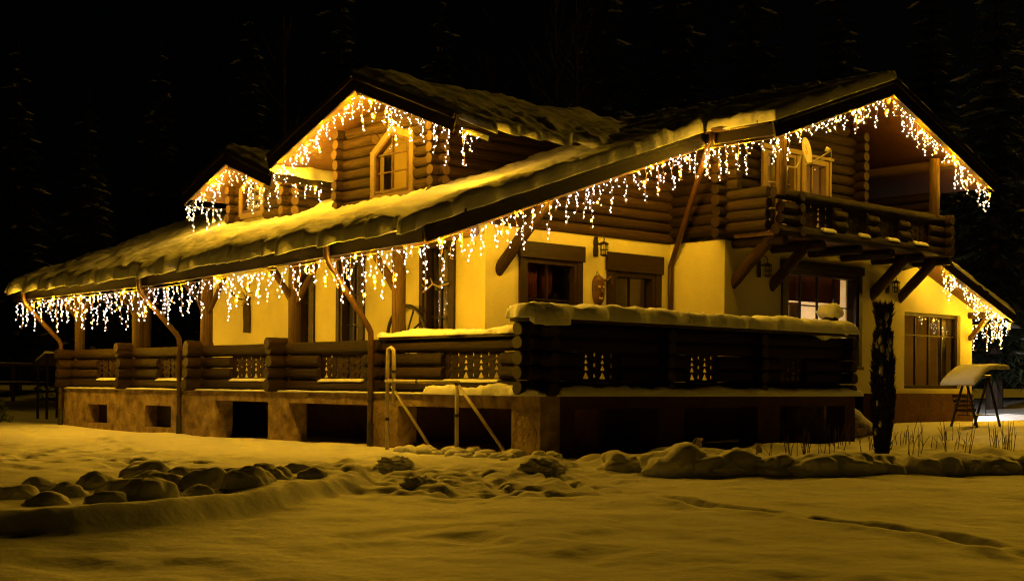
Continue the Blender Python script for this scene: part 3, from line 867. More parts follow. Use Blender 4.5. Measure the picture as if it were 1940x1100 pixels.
# ------------------------------------------------------------------ downpipes
def downpipe(pts, feet=None):
    mb = MB(); mb.tube(pts, 0.052, 10)
    o = mb.build('downpipe', 'pipe', house, smooth=True)
    return o
for y in (17.0, 11.1, 4.26):
    zt = rz(EX, y, 0.2)
    mb = MB()
    mb.tube([(EX - .125, y, zt), (EX - .125, y, zt - .06), (EX - .115, y, zt - .24), (EX - .08, y, zt - .33), (-0.14, y, 2.12), (-0.09, y, 2.03), (-0.085, y, 1.9), (-0.085, y, 0.12)], 0.054, 10)
    p = mb.build('downpipe', 'pipe', house, smooth=True)
    mb = MB(); mb.tube([(-.085, y, .42), (-.085, y, .02)], .062, 10); mb.build('pipe_shoe', 'iron', p)
    for z in (1.75, .8):
        mb = MB(); mb.tube([(-.085, y, z), (-.085, y, z + .03)], .062, 10); mb.build('bracket', 'iron', p)
mb = MB()
mb.tube([(WE - .12, 1.45, rz(WE, 0, .18)), (WE - .12, 1.46, rz(WE, 0, 0.0)), (WE - .08, 1.6, rz(WE, 0, -.12)), (BX - .1, AY - .17, 3.72), (BX - .085, AY - .09, 3.55), (BX - .085, AY - .085, 3.3), (BX - .085, AY - .085, DECK)], 0.058, 10)
mb.build('downpipe', 'pipe', house, smooth=True)

# ------------------------------------------------------------------ balustrades
BL = 0.118
ZC = [1.075, 1.305, 1.535, 1.775]          # log centres
def plank_shape(w, h, lt, rt, th=0.02):
    """board outline with notches cut in both edges: lt/rt in {0: none, 1: fir, 2: buds}"""
    def edge(kind):
        if kind == 1:
            q = []
            n = 4; z = .06
            hs = [.125, .10, .085, .07]; ws = [.075, .058, .046, .034]
            for k in range(n):
                q += [(0, z), (ws[k], z + .006), (0, z + hs[k])]; z += hs[k] + .010
            return q
        if kind == 2:
            q = []; z = .07
            for k in range(3):
                q += [(0, z), (.024, z + .03), (.016, z + .07), (0, z + .08)]; z += .17
            return q
        return []
    pts = [(0, 0), (w, 0)]
    pts += [(w - x, z) for (x, z) in edge(rt)]
    pts += [(w, h), (0, h)]
    pts += [(x, z) for (x, z) in reversed(edge(lt))]
    mb = MB()
    mb.prism([(x, 0, z) for x, z in pts], (0, th, 0))
    return mb.mesh('carved_plank', ['log_dark'])
PLANKS = {}
def panel(origin, facing, W, H, n):
    w = W / n
    for i in range(n):
        lt = 0 if i == 0 else (1 if i % 2 else 2)
        rt = 0 if i == n - 1 else (1 if (i + 1) % 2 else 2)
        key = (round(w, 4), H, lt, rt)
        if key not in PLANKS: PLANKS[key] = plank_shape(w - .004, H, lt, rt)
        ob('carved_plank', PLANKS[key], house, frame_mw(origin, facing) @ Matrix.Translation((i * w, 0, 0)))
PH = ZC[3] - ZC[0] - 2 * BL + .06
PZ = ZC[0] + BL - .03
BX0 = 0.17                                 # balustrade axis, left side
STK = [4.22, 7.37, 10.56, 13.68, 16.86]
bays = [(0.55, 4.22, 1.05, 2.5), (4.22, 7.37, 4.72, 6.15), (7.37, 10.56, 7.95, 9.3), (10.56, 13.68, 11.1, 12.42), (13.68, 16.86, 14.1, 15.4)]
LSNOW = 'strip of snow on a balustrade sill log of the veranda'
for (a, b, p0, p1) in bays:
    log((BX0, a - .1, ZC[0]), (BX0, b + .1, ZC[0]), BL, house, 'balustrade_log')
    log((BX0, a - .1, ZC[3]), (BX0, b + .1, ZC[3]), BL * 1.05, house, 'balustrade_log')
    for z in ZC[1:3]:
        log((BX0, a, z), (BX0, p0, z), BL, house, 'balustrade_log')
        log((BX0, p1, z), (BX0, b, z), BL, house, 'balustrade_log')
    panel((BX0 - .01, p1 + .03, PZ), '-x', p1 - p0 + .06, PH, 8)
    snow_slab('sill_snow', bil((BX0 - .115, p0 + .02, ZC[0] + .075), (BX0 - .02, p0 + .02, ZC[0] + .112), (BX0 - .02, p1, ZC[0] + .112), (BX0 - .115, p1, ZC[0] + .075)),
              0.1, p1 - p0, .02, res=.05, edge=.05, rag=(.01, .0, .05, .05), seed=a,
              label=LSNOW, cat='snow', group='snow strips on the sill logs', kind='stuff')
for y in STK[1:]:
    for z in ZC + [ZC[3] + .14]:
        if z > ZC[3] and y > 16: continue
        log((BX0 - .42 + rnd.uniform(-.03, .03), y, z - (.03 if z > 1.8 else 0)), (BX0 + .2, y, z - (.03 if z > 1.8 else 0)), BL * 1.02, house, 'balustrade_log')
for z in ZC:
    log((BX0 - .22 + rnd.uniform(-.02, .02), STK[0] + .02, z + .01), (BX0 + .2, STK[0] + .02, z + .01), BL, house, 'balustrade_log')
# front side
BY0 = 0.17
fb = [(1.0, 1.9), (3.65, 4.45), (6.25, 7.03)]
log((-.05, BY0, ZC[0]), (8.25, BY0, ZC[0]), BL, house, 'balustrade_log')
for z in (ZC[3], ZC[3] + .21):
    log((-.08, BY0, z), (8.25, BY0, z), BL, house, 'balustrade_log')
cuts = [-.1] + [c for ab in fb for c in ab] + [8.25]
for a, b in zip(cuts[::2], cuts[1::2]):
    for z in ZC[1:3]:
        log((a, BY0, z), (b, BY0, z), BL, house, 'balustrade_log')
for (a, b) in fb:
    panel((a - .03, BY0 - .01, PZ), '-y', b - a + .06, PH, 5)
for x in (0.0, 2.75, 5.3, 8.15):
    for z in ZC + [ZC[3] + .2]:
        log((x + .17, -0.14 + rnd.uniform(-.02, .02), z - .02), (x + .17, .4, z - .02), BL, house, 'balustrade_log')
# corner ends on the veranda side and the flat rail that carries the snow
for z in ZC + [ZC[3] + .21]:
    log((-.22, .3, z), (.3, .3, z), BL, house, 'balustrade_log')
mb = MB(); mb.box(0.0, .36, .38, 4.15, 1.885, 1.935); mb.build('hand_rail', 'darkwood', house, bevel=.008)
mb = MB(); mb.box(-.32, 8.35, -.13, .37, 2.095, 2.15); mb.build('hand_rail', 'darkwood', house, bevel=.008)
# end balustrade on the right
for z in ZC + [ZC[3] + .2]:
    log((8.15, .2, z), (8.15, CY - .02, z), BL, house, 'balustrade_log')

snow_slab('rail_snow', bil((-.40, -.2, 2.15), (8.42, -.17, 2.15), (8.42, .40, 2.15), (-.40, .42, 2.15)), 8.8, .6, .215, res=.09, edge=.10, rough=.30, rag=(.05, .05, .06, .05), seed=2.2,
          label='thick snow lying along the front terrace rail', cat='snow', kind='stuff')
snow_slab('rail_snow', bil((-.38, -.26, 2.03), (.42, -.26, 2.05), (.42, -.14, 2.10), (-.38, -.10, 2.10)), .8, .14, .2, res=.05, edge=.06, rough=.3, rag=(.03, .05, .04, .0), seed=9.2,
          label='lump of snow sagging over the terrace rail corner', cat='snow', kind='stuff')
snow_slab('rail_snow', bil((-.02, .45, 1.935), (.38, .45, 1.935), (.38, 4.15, 1.935), (-.02, 4.15, 1.935)), .4, 3.7, .085, res=.07, edge=.07, rough=.7, rag=(.04, .04, .1, .1), seed=5.2,
          label='uneven snow along the veranda rail left of the terrace corner', cat='snow', kind='stuff')
snow_slab('ledge_snow', bil((0.3, -.16, FT), (8.62, -.16, FT), (8.62, .05, FT), (.3, .05, FT)), 8.3, .2, .13, res=.08, edge=.07, rough=.35, rag=(.06, .05, .02, .0), seed=15,
          label='long band of snow on the front foundation ledge', cat='snow', kind='stuff')
snow_slab('ledge_snow', bil((-.16, -.1, FT), (.05, -.1, FT), (.05, 2.6, FT), (-.10, 2.6, FT)), .2, 2.7, .13, res=.07, edge=.06, rough=.6, rag=(.05, .0, .05, .2), seed=18,
          label='lumpy snow on the foundation ledge behind the pole rack', cat='snow', kind='stuff')
snow_slab('ledge_snow', bil((-.05, 2.6, FT), (.05, 2.6, FT), (.05, 16.9, FT), (-.05, 16.9, FT)), .1, 14.3, .02, res=.1, edge=.03, rough=.5, rag=(.01, .0, .05, .1), seed=19,
          label='thin line of snow on the veranda foundation ledge', cat='snow', kind='stuff')
# snow heaps at the right end of the rail
def blob(name, c, r, seed, m='snow', squash=(1, 1, 1), sub=3, amp=.25, freq=1.6, **k):
    bm = bmesh.new(); bmesh.ops.create_icosphere(bm, subdivisions=sub, radius=1)
    for v in bm.verts:
        d = v.co.normalized()
        q = 1 + amp * mnoise.noise(d * freq + Vector((seed, seed * 1.7, 0))) + amp * .35 * mnoise.noise(d * freq * 3 + Vector((seed, 0, seed)))
        v.co = Vector((d.x * squash[0], d.y * squash[1], d.z * squash[2])) * r * q
    me = bpy.data.meshes.new(name); bm.to_mesh(me); bm.free()
    me.materials.append(MT[m]); me.polygons.foreach_set('use_smooth', [True] * len(me.polygons))
    return ob(name, me, None, Matrix.Translation(c), **k)
blob('snow_heap', (7.55, .1, 2.22), .30, 4, squash=(1.2, .8, .62), label='low rounded snow heap on the terrace rail, left of the capped post', cat='snow', group='snow heaps on the terrace rail')
blob('snow_heap', (8.05, .08, 2.20), .26, 6, squash=(1.3, .9, .55), label='flat snow heap beside the capped post on the terrace rail', cat='snow', group='snow heaps on the terrace rail')
mb = MB(); mb.tube([(8.2, .35, 2.1), (8.2, .35, 2.52)], .16, 12); mb.build('capped_post', 'log', house, smooth=True)
blob('post_snow', (8.2, .35, 2.60), .25, 9, squash=(1, 1, .66), label='round cap of snow on the terrace corner post', cat='snow')
# stairs on the right end of the terrace
mb = MB()
for i in range(5): mb.box(8.56 + i * .3, 8.86 + i * .3, .5, CY - .05, -.1, .80 - i * .17)
mb.build('terrace_steps', 'stone', house)
snow_slab('step_snow', bil((8.6, .42, .93), (10.1, .42, .12), (10.1, CY - .1, .12), (8.6, CY - .1, .93)), 1.6, 1.2, .16, res=.1, edge=.1, rough=.5, rag=(.05,) * 4, seed=21,
          label='snow sloping down over the steps at the terrace end', cat='snow', kind='stuff')

# ------------------------------------------------------------------ balcony
YB = 0.58
b0, b1 = 6.75, 12.85
RAILZ = 4.86
mb = MB(); mb.box(BX + .1, 12.9, YB - .02, CY - .15, 4.02, 4.10); mb.build('balcony_floor', 'trim', house)
for x in (6.95, 8.2, 9.5, 10.7, 11.88, 13.03):
    log((x, YB - .06, 3.93), (x, CY + .1, 3.93), .10, house, 'balcony_joist')
log((b0 - .1, YB, RAILZ - .05), (b1 + .2, YB, RAILZ - .05), .115, house, 'balcony_log')
log((b0 - .05, YB, 4.12), (b1 + .15, YB, 4.12), .12, house, 'balcony_log')
segs = [(6.85, 7.4), (8.55, 9.0), (9.75, 10.15), (10.95, 11.35), (12.15, 12.75)]
for (a, b) in segs:
    for z in (4.34, 4.56): log((a, YB, z), (b, YB, z), .112, house, 'balcony_log')
for (a, b) in zip(segs, segs[1:]):
    panel((a[1] - .05, YB - .01, 4.2), '-y', b[0] - a[1] + .1, .56, 5)
for z in (4.10, 4.33, 4.56, 4.80):
    log((b1, YB - .22, z), (b1, CY, z), .112, house, 'balcony_log')
    log((7.42, YB - .13, z), (7.42, YB + .1, z), .10, house, 'balcony_log')
log((12.45, YB, RAILZ), (12.45, YB, GRZ + (GRX - 12.45) * .375 - .05), .115, house, 'post')
log((6.75, YB - .1, RAILZ - .1), (6.75, YB - .1, rz(6.75, 0, -.02)), .10, house, 'post')
for i, x in enumerate((8.35, 9.55, 10.65, 11.75)):
    snow_slab('joist_snow', bil((x - .2, YB - .12, 4.175), (x + .25, YB - .12, 4.175), (x + .25, YB - .03, 4.225), (x - .2, YB - .03, 4.225)), .45, .1, .04, res=.04, edge=.04, rag=(.08, .08, .01, 0), seed=40 + i,
              label='small streak of snow on the balcony bottom log', cat='snow', group='snow streaks on the balcony log', kind='stuff')

# ------------------------------------------------------------------ windows and doors
# front wall window (left) and door (right)
window('window', 1.40, 1.96, frame_mw((2.55, AY + .12, 1.5), '-y'), cols=2, rows=2, split=[.07, 1.22, 1.88], frame='darkwood', fw=.09,
       curtain=[(.08, .62, 1.22, 1.9, 'redcurtain', .16), (.7, 1.0, 1.22, 1.9, 'redcurtain', .16)], casing=.12, top_casing=.30, casing_mat='darkwood', inset=.12)
room('hall_room', 2.35, 4.2, AY + .32, AY + 1.6, 1.3, 3.6, 'y0', ((3.0, AY + 1.2, 2.2), 16.0, (1, .58, .16)))
for i in range(7):
    mb = MB(); mb.box(.78, 1.28, .10, .115, .28 + i * .125, .33 + i * .125)
    mb.build('blind_slat', 'pale_trim', house, Matrix.Translation((2.55, AY + .12, 1.5)))
d = window('door', 1.26, 2.36, frame_mw((4.92, AY + .14, 1.0), '-y'), cols=2, rows=2, split=[.08, 1.62, 2.28], frame='darkwood', fw=.1, casing=.16, top_casing=.36, casing_mat='darkwood', inset=.14)
mb = MB(); mb.box(.1, .6, -.02, .03, .1, 1.6); mb.box(.66, 1.16, -.02, .03, .1, 1.6); mb.box(.24, .6, .04, .06, 1.62, 2.28); mb.build('door_panel', 'darkwood', d)
mb = MB(); mb.tube([(.56, -.02, 1.05), (.56, -.09, 1.05), (.46, -.09, 1.05)], .013, 6); mb.build('handle', 'iron', d)
room('porch_room', 4.7, 6.4, AY + .35, AY + 1.6, 1.0, 3.6, 'y0', ((5.2, AY + 1.0, 2.9), 1.6, (1, .5, .1)))
# left wall glass doors under the veranda
for (ya, yb, za, zb_) in lw:
    Wd = yb - ya
    window('door', Wd, zb_ - za, frame_mw((WX + .1, yb, za), '-x'), cols=2, rows=4, frame='darkwood', fw=.1, casing=.1, top_casing=.2, casing_mat='darkwood', inset=.1,
           curtain=[(.06, Wd * .4, .1, zb_ - za - .1, 'curtain', .2)])
    room('veranda_room', WX + .35, WX + 1.5, ya - .2, yb + .2, 1.0, 3.85, 'x0', ((WX + 1.0, yb - .2, 2.0), 2.5, (1, .7, .35)))
# wing front window with the lit room behind it
wC = window('window', 2.66, 1.94, frame_mw((8.62, CY + .14, 1.62), '-y'), cols=4, rows=3, split=[.07, .62, 1.22, 1.86], frame='darkwood', fw=.1, casing=.13, top_casing=.18, casing_mat='darkwood', inset=.14,
       curtain=[(.1, .42, .1, 1.3, 'curtain', .3), (.75, 1.1, .1, 1.3, 'curtain', .3), (2.2, 2.5, .1, 1.85, 'curtain', .3),
                (.1, 2.5, 1.32, 1.86, 'redcurtain', .18)])
room('dining_room', 8.35, 11.6, CY + .36, CY + 2.6, 1.4, 3.6, 'y0', ((10.0, CY + 1.5, 2.5), 130, (1, .84, .62)))
# right wing large window
window('window', 2.5, 1.76, frame_mw((13.2, CY + .14, 1.10), '-y'), cols=4, rows=2, split=[.07, 1.24, 1.69], frame='darkwood', fw=.08,
       curtain=[(.1, .55, .1, 1.65, 'curtain', .2), (2.05, 2.4, .1, 1.65, 'curtain', .2)])
room('garden_room', 12.95, 15.90, CY + .36, CY + 2.4, .95, 2.95, 'y0', ((14.2, CY + 1.4, 2.2), 12, (1, .52, .05)))
for z in (1.3, 1.75, 2.2):
    mb = MB(); mb.box(15.3, 15.88, CY + 2.1, CY + 2.38, z, z + .03); mb.build('shelf', 'pale_trim', house)
# unseen flank window and room, added to throw cold light on the snow
fl = MB(); fl.box(0, 0.05, 0, 1.8, 0, .06); fl.box(0, .05, 0, 1.8, 1.34, 1.4); fl.box(0, .05, 0, .06, .06, 1.34); fl.box(0, .05, 1.74, 1.8, .06, 1.34); fl.box(.01, .04, .87, .93, .06, 1.34)
fl.build('window', 'pale_trim', house, Matrix.Translation((16.1, CY + 1.902, 1.2)))
r = room('added_flank_room', 15.0, 15.9, CY + 2.6, CY + 5, 1.0, 2.9, 'x1')
l = bpy.data.lights.new('room_lamp', 'SPOT'); l.energy = 5200; l.color = (1, .94, .88); l.spot_size = math.radians(84); l.spot_blend = .6; l.shadow_soft_size = .1  # added spot, aimed out through the unseen window at the snow only
lo = bpy.data.objects.new('room_lamp', l); COL.objects.link(lo); lo.parent = r; lo.location = (15.85, CY + 2.6, 2.5)
lo.rotation_euler = Vector((1, .05, -.62)).to_track_quat('-Z', 'Y').to_euler()
# balcony window group
window('window', 1.05, 1.75, frame_mw((7.75, CY - .02, 4.15), '-y'), cols=2, rows=3, frame='pale_trim', fw=.08, curtain=[(.55, .95, .1, 1.7, 'curtain', .16)], casing=.1, casing_mat='pale_trim', inset=.1)
window('balcony_door', .95, 1.75, frame_mw((9.02, CY - .02, 4.15), '-y'), cols=2, rows=2, split=[.08, .75, 1.67], frame='pale_trim', fw=.12, casing=.06, casing_mat='pale_trim', inset=.1)
room('balcony_room', 7.6, 10.1, CY + .22, CY + 1.6, 4.1, 6.0, 'y0', ((9.4, CY + 1.2, 4.5), 30, (1, .58, .12)))

# ------------------------------------------------------------------ wall lanterns
def lantern(x, y, z, label):
    t = empty('wall_lantern', (x, y, z), label=label, cat='lantern', group='wall lanterns')
    mb = MB()
    mb.prism([(-.05, 0, -.18), (.05, 0, -.18), (.06, 0, -.05), (.045, 0, .02), (.06, 0, .1), (.03, 0, .2), (-.03, 0, .2), (-.06, 0, .1), (-.045, 0, .02), (-.06, 0, -.05)], (0, -.035, 0))
    mb.build('backplate', 'iron', t)
    mb = MB()
    pts = [(0, -.03, .05)]
    for i in range(15):
        a = math.pi * (1.15 - i * .12); pts.append((0, -.14 + .10 * math.cos(a), .14 + .10 * math.sin(a)))
    mb.tube(pts, .011, 6); mb.build('arm', 'iron', t, smooth=True)
    c = (0, -.24)
    mb = MB()
    for k in range(6):
        a = k * math.pi / 3; mb.tube([(.075 * math.cos(a), c[1] + .075 * math.sin(a), -.16), (.075 * math.cos(a), c[1] + .075 * math.sin(a), .04)], .007, 5)
    for z_ in (-.16, -.06, .04):
        ring = [(.075 * math.cos(a), c[1] + .075 * math.sin(a), z_) for a in [i * math.pi / 6 for i in range(13)]]
        mb.tube(ring, .008, 5)
    mb.build('cage', 'iron', t)
    mb = MB(); mb.tube([(0, c[1], .045), (0, c[1], .075), (0, c[1], .1)], .105, 10, r1=.02); mb.build('cap', 'iron', t)
    mb = MB(); mb.tube([(0, c[1], -.19), (0, c[1], -.16)], .03, 10, r1=.085); mb.build('base', 'iron', t)
    mb = MB(); mb.tube([(0, c[1], -.15), (0, c[1], .03)], .05, 10); mb.build('glass_chimney', 'glass', t)
    return t
lantern(4.44, AY, 3.78, 'black iron wall lantern between the front window and the door')
lantern(7.72, CY, 3.50, 'black iron wall lantern under the left end of the balcony')
lantern(12.45, CY, 3.42, 'black iron wall lantern under the right end of the balcony')

# ------------------------------------------------------------------ carved mask on the front wall
t = empty('carved_mask', (4.52, AY, 2.95), label='carved wooden wall mask with a curled horn beside the door', cat='mask')
v = []; f = []; nz, nt_ = 18, 14
for i in range(nz + 1):
    u = i / nz; z = .30 - u * .6
    wd = .155 * math.sqrt(max(0.001, 1 - (abs(u - .36) / (.37 if u < .36 else .66)) ** 2.2)) + .012
    for j in range(nt_):
        a = math.pi * j / (nt_ - 1)
        b = .10 * (1 + .25 * N(u * 5, j * .5, 2, 1.5)) * math.sin(a) * min(1, 6 * u + .2) * min(1, (1 - u) * 5 + .15)
        v.append((wd * math.cos(a), -b - .004, z))
for i in range(nz):
    for j in range(nt_ - 1):
        f.append((i*nt_ + j, i*nt_ + j + 1, (i+1)*nt_ + j + 1, (i+1)*nt_ + j))
ob('face', mesh('mask_face', v, f, ['trim'], None, True), t)
mb = MB(); mb.tube([(.1, -.06, .2), (.18, -.1, .22), (.24, -.12, .28), (.28, -.12, .26), (.28, -.12, .16), (.32, -.11, .1)], .028, 7, r1=.012); mb.build('horn', 'trim', t, smooth=True)
mb = MB()
for s in (-1, 1):
    mb.tube([(s * .06, -.075, .07), (s * .06, -.12, .07)], .024, 8)
mb.build('eye', 'bone', t)
mb = MB(); mb.tube([(-.05, -.085, -.14), (0, -.10, -.16), (.05, -.085, -.14)], .022, 7); mb.build('mouth', 'bone', t)
mb = MB(); mb.tube([(0, -.10, .02), (0, -.14, -.04), (0, -.105, -.08)], .024, 7); mb.build('nose', 'trim', t)
mb = MB(); mb.tube([(-.06, -.01, .28), (-.03, -.008, .38), (.05, -.01, .29)], .005, 4); mb.build('cord', 'iron', t)

# ------------------------------------------------------------------ antler trophies, wheel on the veranda wall
def trophy(y, z, h, label, wood='bark', span=.42):
    t = empty('antler_trophy', (WX, y, z), label=label, cat='trophy', group='antler trophies on the veranda wall')
    mb = MB(); w = .13
    mb.prism([(0, -w, -h/2), (0, -w * 1.1, 0), (0, -w * .85, h * .3), (0, -w, h/2), (0, w * .9, h/2 - .03), (0, w, h * .1), (0, w * .8, -h * .2), (0, w * .9, -h/2 + .02)], (-.05, 0, 0))
    mb.build('plaque', wood, t)
    for s in (-1, 1):
        mb = MB()
        main = [(-.06, s * .04, h * .42), (-.14, s * .16, h * .46), (-.2, s * .30, h * .58), (-.2, s * span, h * .85)]
        mb.tube(main, .022, 7, r1=.008)
        mb.tube([main[1], (-.26, s * .2, h * .62)], .016, 6, r1=.005)
        mb.tube([main[2], (-.3, s * .34, h * .72)], .015, 6, r1=.005)
        mb.tube([main[2], (-.12, s * .42, h * .6)], .013, 6, r1=.004)
        mb.build('antler', 'antler', t, smooth=True)
    mb = MB(); mb.tube([(-.05, 0, h * .4), (-.12, 0, h * .36), (-.15, 0, h * .25)], .06, 8, r1=.025); mb.build('skull', 'bone', t, smooth=True)
trophy(11.15, 2.62, .80, 'antlers on a bark plaque on the stucco wall left of the glass doors')
trophy(5.62, 2.72, .95, 'antlers on a tall bark plaque behind the nearest veranda post')
t = empty('wagon_wheel', (WX - .14, 5.25, 2.02), label='dark wagon wheel hung on the veranda wall behind the rail', cat='wheel')
mb = MB(); ring = [(0, .58 * math.cos(a), .58 * math.sin(a)) for a in [i * math.pi / 20 for i in range(41)]]
mb.tube(ring, .035, 8); mb.build('rim', 'iron', t, smooth=True)
mb = MB(); mb.tube([(-.09, 0, 0), (.09, 0, 0)], .09, 12); mb.build('hub', 'iron', t)
for k in range(10):
    a = k * math.pi / 5 + .1
    mb = MB(); mb.tube([(0, .07 * math.cos(a), .07 * math.sin(a)), (0, .56 * math.cos(a), .56 * math.sin(a))], .02, 6); mb.build('spoke', 'iron', t)
t = ob('antler', None, None, Matrix.Translation((WX, 4.42, 2.9)), label='pale forked antler fixed across the nearest glass door', cat='antler')
mb = MB(); mb.tube([(-.1, .38, -.06), (-.16, .2, -.02), (-.18, 0, .07), (-.14, -.14, .02), (-.1, -.36, .07)], .022, 7, r1=.014); mb.tube([(-.18, 0, .07), (-.2, .04, .18)], .016, 6, r1=.006); mb.tube([(-.16, .2, -.02), (-.2, .3, .08)], .014, 6, r1=.006)
mb.build('main_beam', 'bone', t, smooth=True)
mb = MB(); mb.box(-.1, 0, -.03, .03, -.03, .04); mb.build('bracket', 'iron', t)

# ------------------------------------------------------------------ satellite dish on the balcony
t = empty('satellite_dish', (7.35, .62, 5.0), label='round white satellite dish on a bent arm above the balcony rail', cat='satellite dish')
mb = MB(); mb.tube([(-.25, 0, -.05), (-.25, 0, .25), (-.2, 0, .36), (.05, 0, .36), (.16, 0, .46), (.22, 0, .62)], .022, 8); mb.build('arm', 'dish', t, smooth=True)
dn = Vector((.26, -.95, .14)).normalized()
def dish_pts(r, ang, off=0.0):
    u = dn.cross(Vector((0, 0, 1))).normalized(); w = u.cross(dn).normalized()
    return Vector((.40, .02, .73)) + u * (r * math.cos(ang)) * .92 + w * (r * math.sin(ang)) + dn * (off + .9 * r * r * .35)
v = [dish_pts(0, 0)]; f = []
for i in range(1, 7):
    for j in range(28): v.append(dish_pts(.275 * i / 6, 2 * math.pi * j / 28))
for j in range(28): f.append((0, 1 + j, 1 + (j+1) % 28))
for i in range(5):
    for j in range(28):
        a = 1 + i * 28; f.append((a + j, a + 28 + j, a + 28 + (j+1) % 28, a + (j+1) % 28))
ds = ob('reflector', mesh('reflector', v, f, ['dish'], None, True), t)
ds.modifiers.new('t', 'SOLIDIFY').thickness = .012
def patch(pts, name, m):
    u = []
    for (x, y) in pts:
        r = math.hypot(x, y); u.append(dish_pts(r, math.atan2(y, x), .012))
    ob(name, mesh(name, u, [tuple(range(len(u)))], [m]), ds)
patch([(-.10, -.06), (.09, -.08), (.11, -.03), (.05, .015), (-.05, .01), (-.11, -.02)], 'printed_mark', 'orange')
patch([(-.07, .02), (-.02, .03), (.015, .08), (-.02, .15), (-.08, .16), (-.06, .13), (-.03, .10), (-.05, .07)], 'printed_mark', 'brownprint')
patch([(-.1, -.05), (-.06, -.03), (-.07, .03), (-.1, .02)], 'printed_mark', 'brownprint')
lb = Vector((.40, .02, .73)) + Vector((0, 0, -.25)); le = Vector((.40, .02, .73)) + dn * .52 + Vector((0, 0, -.10))
mb = MB(); mb.tube([lb, lb + dn * .12, le], .014, 7); mb.build('feed_arm', 'dish', t)
mb = MB(); mb.tube([le - dn * .02 + Vector((0, 0, .0)), le - dn * .10 + Vector((0, 0, .05))], .035, 10, r1=.05); mb.build('receiver', 'dish', t)
mb = MB(); mb.tube([le, le + Vector((.01, 0, -.14)), lb + dn * .15 + Vector((0, 0, .0))], .008, 5); mb.build('cable', 'dish', t)

# ------------------------------------------------------------------ icicle light strings
OCT = [(1,0,0),(-1,0,0),(0,1,0),(0,-1,0),(0,0,1),(0,0,-1)]
OCF = [(0,2,4),(2,1,4),(1,3,4),(3,0,4),(2,0,5),(1,2,5),(3,1,5),(0,3,5)]
BR = 0.013
def strand_mesh(length, seed, pale, share):
    r = random.Random(seed); mb = MB()
    pts = []; z = 0; x = y = 0.0
    while z > -length:
        pts.append((x, y, z)); z -= .045
        x += r.uniform(-.020, .020); y += r.uniform(-.020, .020)
        x *= .92; y *= .92
    pts.append((x + r.uniform(-.05, .05), y + r.uniform(-.05, .05), -length + r.uniform(-.01, .03)))
    mb.tube(pts, .0042, 3, 0, cap=False)
    zz = r.uniform(.01, .09); k = seed
    while zz < length + .01:
        i = min(len(pts) - 1, int(zz / .045)); q = Vector(pts[i])
        p = q + Vector((r.uniform(-.038, .038), r.uniform(-.038, .038), r.uniform(-.015, .015)))
        mb.tube([q, p], .003, 3, 0, cap=False)
        amber = r.random() < share
        b = BR * (r.uniform(.9, 1.12) if amber else r.uniform(.52, .92))
        if r.random() > .04:
            mb.add([tuple(p + Vector((a * b, c * b, e * b * 1.3))) for a, c, e in OCT], OCF, 1 if amber else 2)
        zz += r.uniform(.034, .072)
    return mb.mesh('light_strand', ['wire', 'bulb_amber', pale])
LENS = [.13, .32, .54, .20, .68, .38, .15, .60, .24, .46]
STR = {b: [[strand_mesh(l, 100 + i * 7 + k, *spec) for k in range(3)] for i, l in enumerate(LENS)]
       for b, spec in {'bulb': ('bulb_cream', .10), 'bulb2': ('bulb_rose', .088), 'bulb3': ('bulb_cream', .033)}.items()}

def icicles(path, label, spacing=.15, seed=0, scale=1.0, bulb='bulb', drop=0.0):
    """path: list of points along the board's lower edge"""
    r = random.Random(seed)
    path = [Vector(p) - Vector((0, 0, drop)) for p in path]
    t = empty('icicle_light_string', path[0], label=label, cat='string lights', group='icicle light strings on the chalet')
    o0 = path[0]
    mb = MB(); pts = []
    n = 0
    for a, b in zip(path, path[1:]):
        L = (b - a).length; k = max(2, int(L / .3))
        for i in range(k):
            pts.append(a + (b - a) * (i / k) - o0 + Vector((0, 0, -.012 * abs(math.sin(i * 1.3)))))
    pts.append(path[-1] - o0)
    mb.tube(pts, .006, 4); mb.build('cable', 'wire', t)
    # strand positions by arc length
    acc = 0; nxt = spacing * .5; idx = seed
    for a, b in zip(path, path[1:]):
        L = (b - a).length
        while nxt <= acc + L:
            p = a + (b - a) * ((nxt - acc) / L) - o0
            li = idx % len(LENS) if r.random() < .75 else r.randrange(len(LENS))
            sc_ = scale * r.uniform(.85, 1.15)
            me = r.choice(STR[bulb][li])
            mw = Matrix.Translation(p) @ Matrix.Rotation(r.uniform(0, 6.28), 4, 'Z') @ Matrix.Diagonal((1, 1, sc_, 1))
            ob('light_strand', me, t, mw)
            idx += 1; nxt += spacing * r.uniform(.65, 1.35)
        acc += L
    return t
eo = -.045
eave = [(EX + .015, y, rz(EX, y, eo - .03)) for y in (17.7, 14, 10.8, 8.6, 6.4, 4.4, VY)]
icicles(eave, 'long icicle light string along the veranda eave', 0.170, 1, 1.15, 'bulb2')
icicles([vp(EX, VY + .03, -.06), vp(1.5, VY + .03, -.06), vp(WE, VY + .03, -.06)], 'icicle light string on the lower gable edge above the terrace', 0.177, 2, 1.05, 'bulb2')
icicles([(WE + .03, VY - .1, rz(WE, 0, -.08)), (WE + .03, GY + .02, rz(WE, 0, -.08))], 'short icicle light string on the wing eave above the log corner', 0.164, 3, .9)
icicles([(WE - .02, GY + .03, rz(WE, 0, -.10)), (RX, GY + .03, ZR - .10)], 'icicle light string on the left edge of the tall balcony gable', 0.152, 4, .8)
icicles([(RX + .05, GY + .03, ZR - .12), (GRX + .04, GY + .03, GRZ - .13)], 'icicle light string on the right edge of the tall balcony gable', 0.135, 5, .85)
icicles([(1.18, 6.44, 6.73), (1.16, 3.5, 5.73), (1.0, 2.55, 5.42)], 'icicle light string on the right edge of the large dormer', 0.157, 6, 1.0, 'bulb2')
